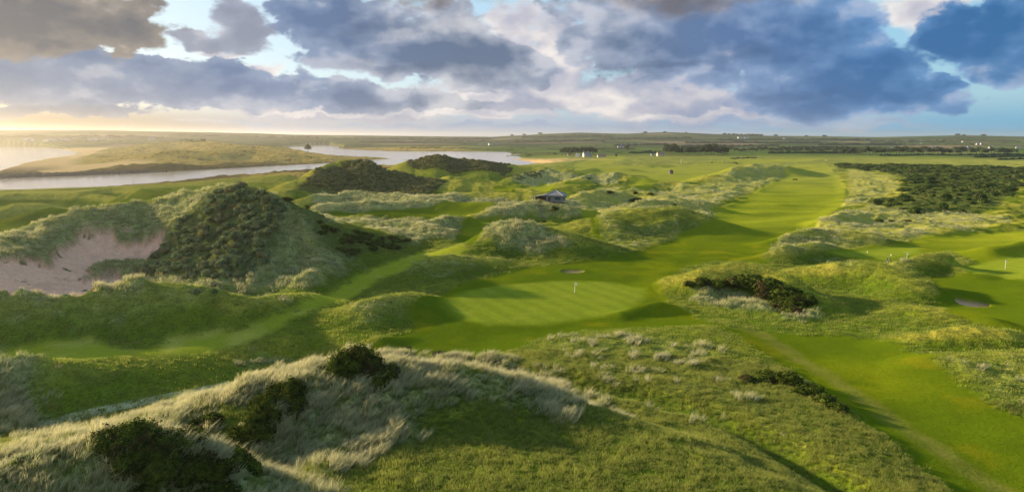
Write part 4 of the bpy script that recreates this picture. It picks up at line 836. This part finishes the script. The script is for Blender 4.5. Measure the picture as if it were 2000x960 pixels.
# hut: a square shelter with a low pyramid roof and a lean-to wing on the left
def hut():
    p = put(1076, 401); t = empty('starter_hut', (p.x, p.y, p.z - .3), R(-18)); t.scale = (1.3, 1.2, .92); tag(t, 'small grey hut with a pyramid roof and pale hips among the dunes', 'hut')
    MB().box(-1.0, 4.2, -2.6, 2.6, 0, 3.0).build('wall', TIMBER, t)
    for i in range(13): MB().box(-1.0 + i * .4, -1.0 + i * .4 + .36, -2.64, -2.6, .1, 2.95).build('plank', TIMBER, t)
    MB().poly([(-1.5, -3.1, 2.9), (4.7, -3.1, 2.9), (4.7, 3.1, 2.9), (-1.5, 3.1, 2.9), (1.6, 0, 5.0), (-1.5, -3.1, 2.75), (4.7, -3.1, 2.75), (4.7, 3.1, 2.75), (-1.5, 3.1, 2.75)],
              [(0, 1, 4), (1, 2, 4), (2, 3, 4), (3, 0, 4), (5, 8, 7, 6), (0, 5, 6, 1), (1, 6, 7, 2), (2, 7, 8, 3), (3, 8, 5, 0)]).build('roof', SLATE, t)
    for (x, y) in ((-1.5, -3.1), (4.7, -3.1), (4.7, 3.1), (-1.5, 3.1)): MB().tube((x, y, 2.95), (1.6, 0, 5.05), .13, .13, 6).build('roof_hip', LEAD, t)
    MB().poly([(-5.6, -2.0, 2.0), (-1.4, -2.6, 3.3), (-1.4, 2.6, 3.3), (-5.6, 2.0, 2.0), (-5.6, -2.0, 1.85), (-1.4, -2.6, 3.1), (-1.4, 2.6, 3.1), (-5.6, 2.0, 1.85)], [(0, 1, 2, 3), (4, 7, 6, 5), (0, 4, 5, 1), (3, 2, 6, 7), (0, 3, 7, 4)]).build('lean_to_roof', LEAD, t)
    MB().box(-5.2, -1.05, 0.2, 1.8, 0, 2.2).build('back_wall', DARKW, t)
    for x in (-5.3, -3.3): MB().tube((x, -1.7, 0), (x, -1.7, 2.15), .08).build('post', DARKW, t)
    d = MB().box(-.3, .5, -2.70, -2.645, .05, 2.1).build('door', DARKW, t); MB().tube((.35, -2.76, 1.0), (.35, -2.70, 1.0), .04).build('handle', LEAD, d)
    f = MB().box(1.9, 3.7, -2.71, -2.645, 1.0, 2.2).build('window', DARKW, t); MB().box(2.0, 3.6, -2.73, -2.712, 1.1, 2.1).build('pane', GLASS, f)
    f = MB().box(4.202, 4.28, -1.4, 1.4, 1.0, 2.2).build('window', DARKW, t); MB().box(4.282, 4.30, -1.3, 1.3, 1.1, 2.1).build('pane', GLASS, f)
hut()
def house(px, py, w_, d_, h_, rz, wm, rm, label, group=None, nwin=3, chim=1, rh=None, wing=0):
    p = put(px, py); t = empty('house', (p.x, p.y, p.z - .4), rz); tag(t, label, 'house', group); rh = rh or d_ * .42
    def body(x0, x1, y0, y1, hh, rr, win):
        m_ = MB(); ym = (y0 + y1) / 2; m_.box(x0, x1, y0, y1, 0, hh); m_.poly([(x0, y0, hh), (x0, y1, hh), (x0, ym, hh + rr), (x1, y0, hh), (x1, y1, hh), (x1, ym, hh + rr)], [(0, 2, 1), (3, 4, 5)]); m_.build('wall', wm, t)
        e = .35; k = rr / (ym - y0); zr = hh - e * k
        r_ = MB().poly([(x0 - e, y0 - e, zr + .05), (x1 + e, y0 - e, zr + .05), (x1 + e, ym, hh + rr + .06), (x0 - e, ym, hh + rr + .06), (x0 - e, y1 + e, zr + .05), (x1 + e, y1 + e, zr + .05), (x0 - e, y0 - e, zr + .3), (x1 + e, y0 - e, zr + .3), (x1 + e, ym, hh + rr + .32), (x0 - e, ym, hh + rr + .32), (x0 - e, y1 + e, zr + .3), (x1 + e, y1 + e, zr + .3)],
                       [(0, 3, 2, 1), (3, 4, 5, 2), (6, 7, 8, 9), (9, 8, 11, 10), (0, 1, 7, 6), (4, 10, 11, 5), (1, 2, 8, 7), (2, 5, 11, 8), (0, 6, 9, 3), (3, 9, 10, 4)]).build('roof', rm, t)
        for i in range(win):
            x = x0 + (x1 - x0) * (i + .5) / win; f = MB().box(x - .6, x + .6, y0 - .05, y0 - .003, hh * .38, hh * .72).build('window', DARKW, t); MB().box(x - .5, x + .5, y0 - .07, y0 - .052, hh * .41, hh * .69).build('pane', GLASS, f)
        return r_, ym, hh + rr
    r_, ym, zt = body(-w_ / 2, w_ / 2, -d_ / 2, d_ / 2, h_, rh, nwin)
    for i in range(chim): x = (-1 if i == 0 else 1) * (w_ / 2 - .7); MB().box(x - .45, x + .45, ym - .4, ym + .4, zt - 1.0, zt + 1.2).build('chimney', wm, r_)
    if wing: body(w_ / 2 + .01, w_ / 2 + wing, -d_ * .42, d_ * .3, h_ * .7, rh * .6, 2)
    return t
house(1144, 307, 9, 8, 5.5, R(15), WHITE, SLATE, 'bright white two gabled farmhouse in front of the grove', chim=2, wing=5)
house(1129, 306.5, 8, 6, 3.2, R(-35), WHITE, SLATE, 'low white cottage left of the bright white farmhouse', chim=1)
house(1175, 307.5, 14, 7, 2.6, R(5), CREAM, BRICKR, 'long low brown roofed barn right of the white farmhouse', chim=0)
house(1112, 304, 6, 5, 2.6, 0, CREAM, BRICKR, 'tiny pale shed under the left trees of the grove', chim=0, nwin=1)
house(1290, 305, 13, 8, 4.2, R(8), CREAM, BRICKR, 'pinkish bungalow left of the dark plantation', chim=1)
house(1274, 304.5, 5, 5, 2.5, 0, WHITE, SLATE, 'small white outbuilding left of the pinkish bungalow', chim=0, nwin=1)
house(1214, 288.5, 24, 8, 4.5, 0, WHITE, SLATE, 'white farm range above the round tree in the far field', chim=1)
house(1934, 296, 10, 9, 7, R(10), WHITE, SLATE, 'tall bright white house on the far right', chim=2, rh=5); house(1943, 296.3, 17, 8, 4, R(4), WHITE, SLATE, 'long white wing beside the tall white house on the far right', chim=0)
house(1536, 273.5, 30, 12, 7, 0, WHITE, SLATE, 'white farmhouse below the middle skyline'); house(1445, 270.5, 26, 12, 7, .2, WHITE, SLATE, 'left one of two white houses under the skyline trees'); house(1458, 270.8, 24, 12, 7, -.2, WHITE, SLATE, 'right one of two white houses under the skyline trees')
house(958, 284, 16, 10, 7, .5, WHITE, SLATE, 'bright white house above the far shore of the estuary', rh=3); house(971, 283, 14, 8, 4, 0, WHITE, SLATE, 'low white house right of the bright house above the far shore')
house(937, 283.5, 18, 8, 4, 0, WHITE, SLATE, 'long pale building left of the bright house above the far shore', chim=0)
for i, (px, py, w_) in enumerate([(49, 277, 14), (57, 276.5, 10), (65, 277.5, 12), (91, 277, 24), (96, 275.6, 14), (103, 275, 22), (112, 275.8, 10), (126, 274.6, 30), (131, 274.4, 18), (176, 275, 18), (183, 274.4, 34), (189, 274.8, 20), (206, 272, 26), (297, 273.6, 30), (170, 264, 16)]):
    house(px, py, w_, 10, 5.5, random.uniform(-.3, .3), WHITE, SLATE, 'white house of the village beyond the bay on the far left', 'village houses beyond the bay', chim=1)
for i, (px, py) in enumerate([(1790, 276), (1799, 282), (1801, 277), (1822, 291), (1831, 291), (1872, 276), (1880, 278), (1884, 291), (1892, 290.5), (1909, 283), (1917, 282.5), (1988, 290), (1742, 292)]):
    house(px, py, 11, 7, 4, random.uniform(-.6, .6), WHITE, SLATE, 'pale house scattered over the right far slope', 'houses scattered over the right far slope', chim=1)
# small structures on the links
def kiosk():
    p = put(1310, 340); t = empty('shelter', p, R(20)); tag(t, 'small dark timber shelter with a pitched roof standing alone on the links', 'shelter')
    MB().box(-1.6, 1.6, -1.4, 1.4, 0, 2.6).build('wall', DARKW, t)
    MB().poly([(-2, -1.8, 2.5), (2, -1.8, 2.5), (2, 1.8, 2.5), (-2, 1.8, 2.5), (0, 0, 4.0)], [(0, 1, 4), (1, 2, 4), (2, 3, 4), (3, 0, 4), (0, 3, 2, 1)]).build('roof', DARKW, t); MB().box(-.5, .5, -1.46, -1.403, .1, 2.1).build('door', TIMBER, t)
kiosk()
def flagstick(px, py, label, h=2.3, tilt=.06, flagm=None):
    p = put(px, py); t = empty('flagstick', p); tag(t, label, 'golf flag'); top = Vector((tilt * h, 0, h))
    MB().tube((0, 0, -.05), top, .045, .035, 8).build('pole', WPAINT, t)
    V = []; Fc = []; nx = 8
    for i in range(nx + 1):
        q = i / nx; x = top.x + .03 + q * .42; y = .05 * math.sin(q * 7) * q; dz = -.28 * q * q; V += [(x, y, h - .02 + dz), (x - .03, y + .02, h - .50 + dz * 1.2)]
    b = len(V); V += [(v[0], v[1] + .012, v[2]) for v in V]
    for i in range(nx): a_ = 2 * i; Fc += [(a_, a_ + 1, a_ + 3, a_ + 2), (b + a_, b + a_ + 2, b + a_ + 3, b + a_ + 1), (a_, a_ + 2, b + a_ + 2, b + a_), (a_ + 1, b + a_ + 1, b + a_ + 3, a_ + 3)]
    mesh_obj('flag', V, Fc, flagm or YFLAG, t); MB().tube((0, 0, .004), (0, 0, .02), .11, .11, 12).build('hole_cup', BLACK, t)
flagstick(1122, 572, 'white flagstick with a small pale flag in the middle of the large putting green'); flagstick(1963, 524, 'white flagstick with a pale flag on the green at the right edge', 2.4, -.03)
flagstick(1771, 503, 'thin yellowish flagstick on the small green behind the right hillocks', 1.7, 0)
def sign():
    p = put(802, 704); p = Vector((p.x, p.y + .6, float(gz(p.x, p.y + .6)))); t = empty('wooden_sign', p, 0); tag(t, 'dark wooden arm sign on a post at the back of the nearest dune crest', 'sign')
    MB().box(-.06, .06, -.06, .06, -.3, 1.75).build('post', DARKW, t); MB().box(-.72, .058, -.085, -.062, 1.38, 1.58).build('board', DARKW, t)
sign()
def marker(px, py, h, r, m_, label, name='marker_post', cat='post', group=None):
    p = put(px, py); o = MB().tube((0, 0, -.3), (0, 0, h), r, r * .9, 8).tube((0, 0, h), (0, 0, h + r * 1.2), r * .9, r * .3, 8).build(name, m_); o.location = p; tag(o, label, cat, group)
marker(1965, 376, 1.6, .2, WPAINT, 'white marker post on the fairway beyond the right thicket'); marker(1330, 321, 6, .16, WPAINT, 'tall thin white pole on the links above the dark shelter'); marker(1694, 493, .3, .12, WPAINT, 'white tee marker at the left of the small green behind the right hillocks')
marker(1740, 499, .3, .12, WPAINT, 'white tee marker near the middle of the small green behind the right hillocks'); marker(1613, 314, 1.2, .25, WPAINT, 'white post at the top end of the long fairway')
def bag(px, py, label):
    p = put(px, py); t = empty('golf_bag', p, .3); tag(t, label, 'golf bag'); MB().tube((0, 0, .05), (.12, .05, .85), .17, .15, 10).build('bag', DARKW, t)
    for i in range(3): MB().tube((.10 + i * .05, .05, .8), (.15 + i * .06, .06, 1.1), .03, .03, 6).build('club', LEAD, t)
    for s in (-1, 1): MB().tube((.08, .03, .65), (-.3, s * .3, 0), .02).build('stand_leg', LEAD, t)
bag(1737, 509, 'right one of two dark golf bags standing in front of the small green'); bag(1732, 509.5, 'left one of two dark golf bags standing in front of the small green')
for i, (px, py) in enumerate([(1693, 307), (1731, 306), (1807, 305), (1883, 304)]):
    p = put(px, py); t = empty('utility_pole', p); tag(t, 'pale wooden utility pole standing beyond the bright green field', 'pole', 'utility poles beyond the bright green field')
    MB().tube((0, 0, -.5), (0, 0, 11.5), .2, .15).build('pole', TIMBER, t); MB().box(-1.2, 1.2, -.1, .1, 10.6, 10.8).build('crossarm', TIMBER, t)
for px, py in ((495, 342), (262, 361), (893, 306), (833, 305)):
    u, yy, zz = pix_ray(px, py); k = (SEA - HC) / zz; o = MB().tube((0, 0, -1), (0, 0, 5.5 * k / 650), .16, .12).build('channel_marker', DARKW); o.location = (float(u * k), float(yy * k), SEA); tag(o, 'thin dark marker post standing in the estuary water', 'post', 'marker posts in the estuary')
# rubble training wall along the far bank of the channel
def rubble():
    P = at(np.array([-260., 0, 70, 140, 200, 260, 330]), np.array([353., 348, 345.5, 343, 340.5, 338, 335]), np.full(7, SEA)); V = []; Fc = []; pts = []
    for i in range(len(P) - 1):
        L = np.linalg.norm(P[i + 1] - P[i]); k = int(L / 2.2)
        for j in range(k): pts.append(P[i] + (P[i + 1] - P[i]) * j / k)
    for i, p in enumerate(pts):
        h = random.uniform(3.2, 4.6) * min(1, .25 + (len(pts) - i) / 25)
        for q, s in ((-4.5, -.6), (-3.2, .35), (-1.4, .8), (0, 1), (1.6, .85), (3.6, .3), (4.8, -.6)): V.append((p[0] + random.uniform(-.7, .7), p[1] + q + random.uniform(-.5, .5), SEA + h * s * random.uniform(.8, 1.1)))
    for i in range(len(pts) - 1):
        for j in range(6): b = i * 7 + j; Fc.append((b, b + 7, b + 8, b + 1))
    o = mesh_obj('rubble_wall', V, Fc, STONE); tag(o, 'long dark rubble training wall along the far bank of the channel on the left', 'sea wall')
rubble()

# ------------------------------------------------------------------ haze
hm, t = mat('evening_haze')
v = t.n('ShaderNodeVolumePrincipled'); v.inputs['Color'].default_value = (1, .95, .87, 1); v.inputs['Density'].default_value = 6.8e-5; v.inputs['Anisotropy'].default_value = .66
o_ = t.n('ShaderNodeOutputMaterial'); t.put(o_.inputs['Volume'], v.outputs[0])
hz = MB().box(-16000, 16000, -15500, 16500, -62, 125).build('haze', hm); tag(hz, kind='stuff')
tag(hz, 'thin golden evening haze over the links and estuary', 'haze')
SC.cycles.volume_bounces = 0; SC.cycles.max_bounces = 6; SC.cycles.diffuse_bounces = 2; SC.cycles.glossy_bounces = 2; SC.cycles.transmission_bounces = 2; SC.cycles.transparent_max_bounces = 8
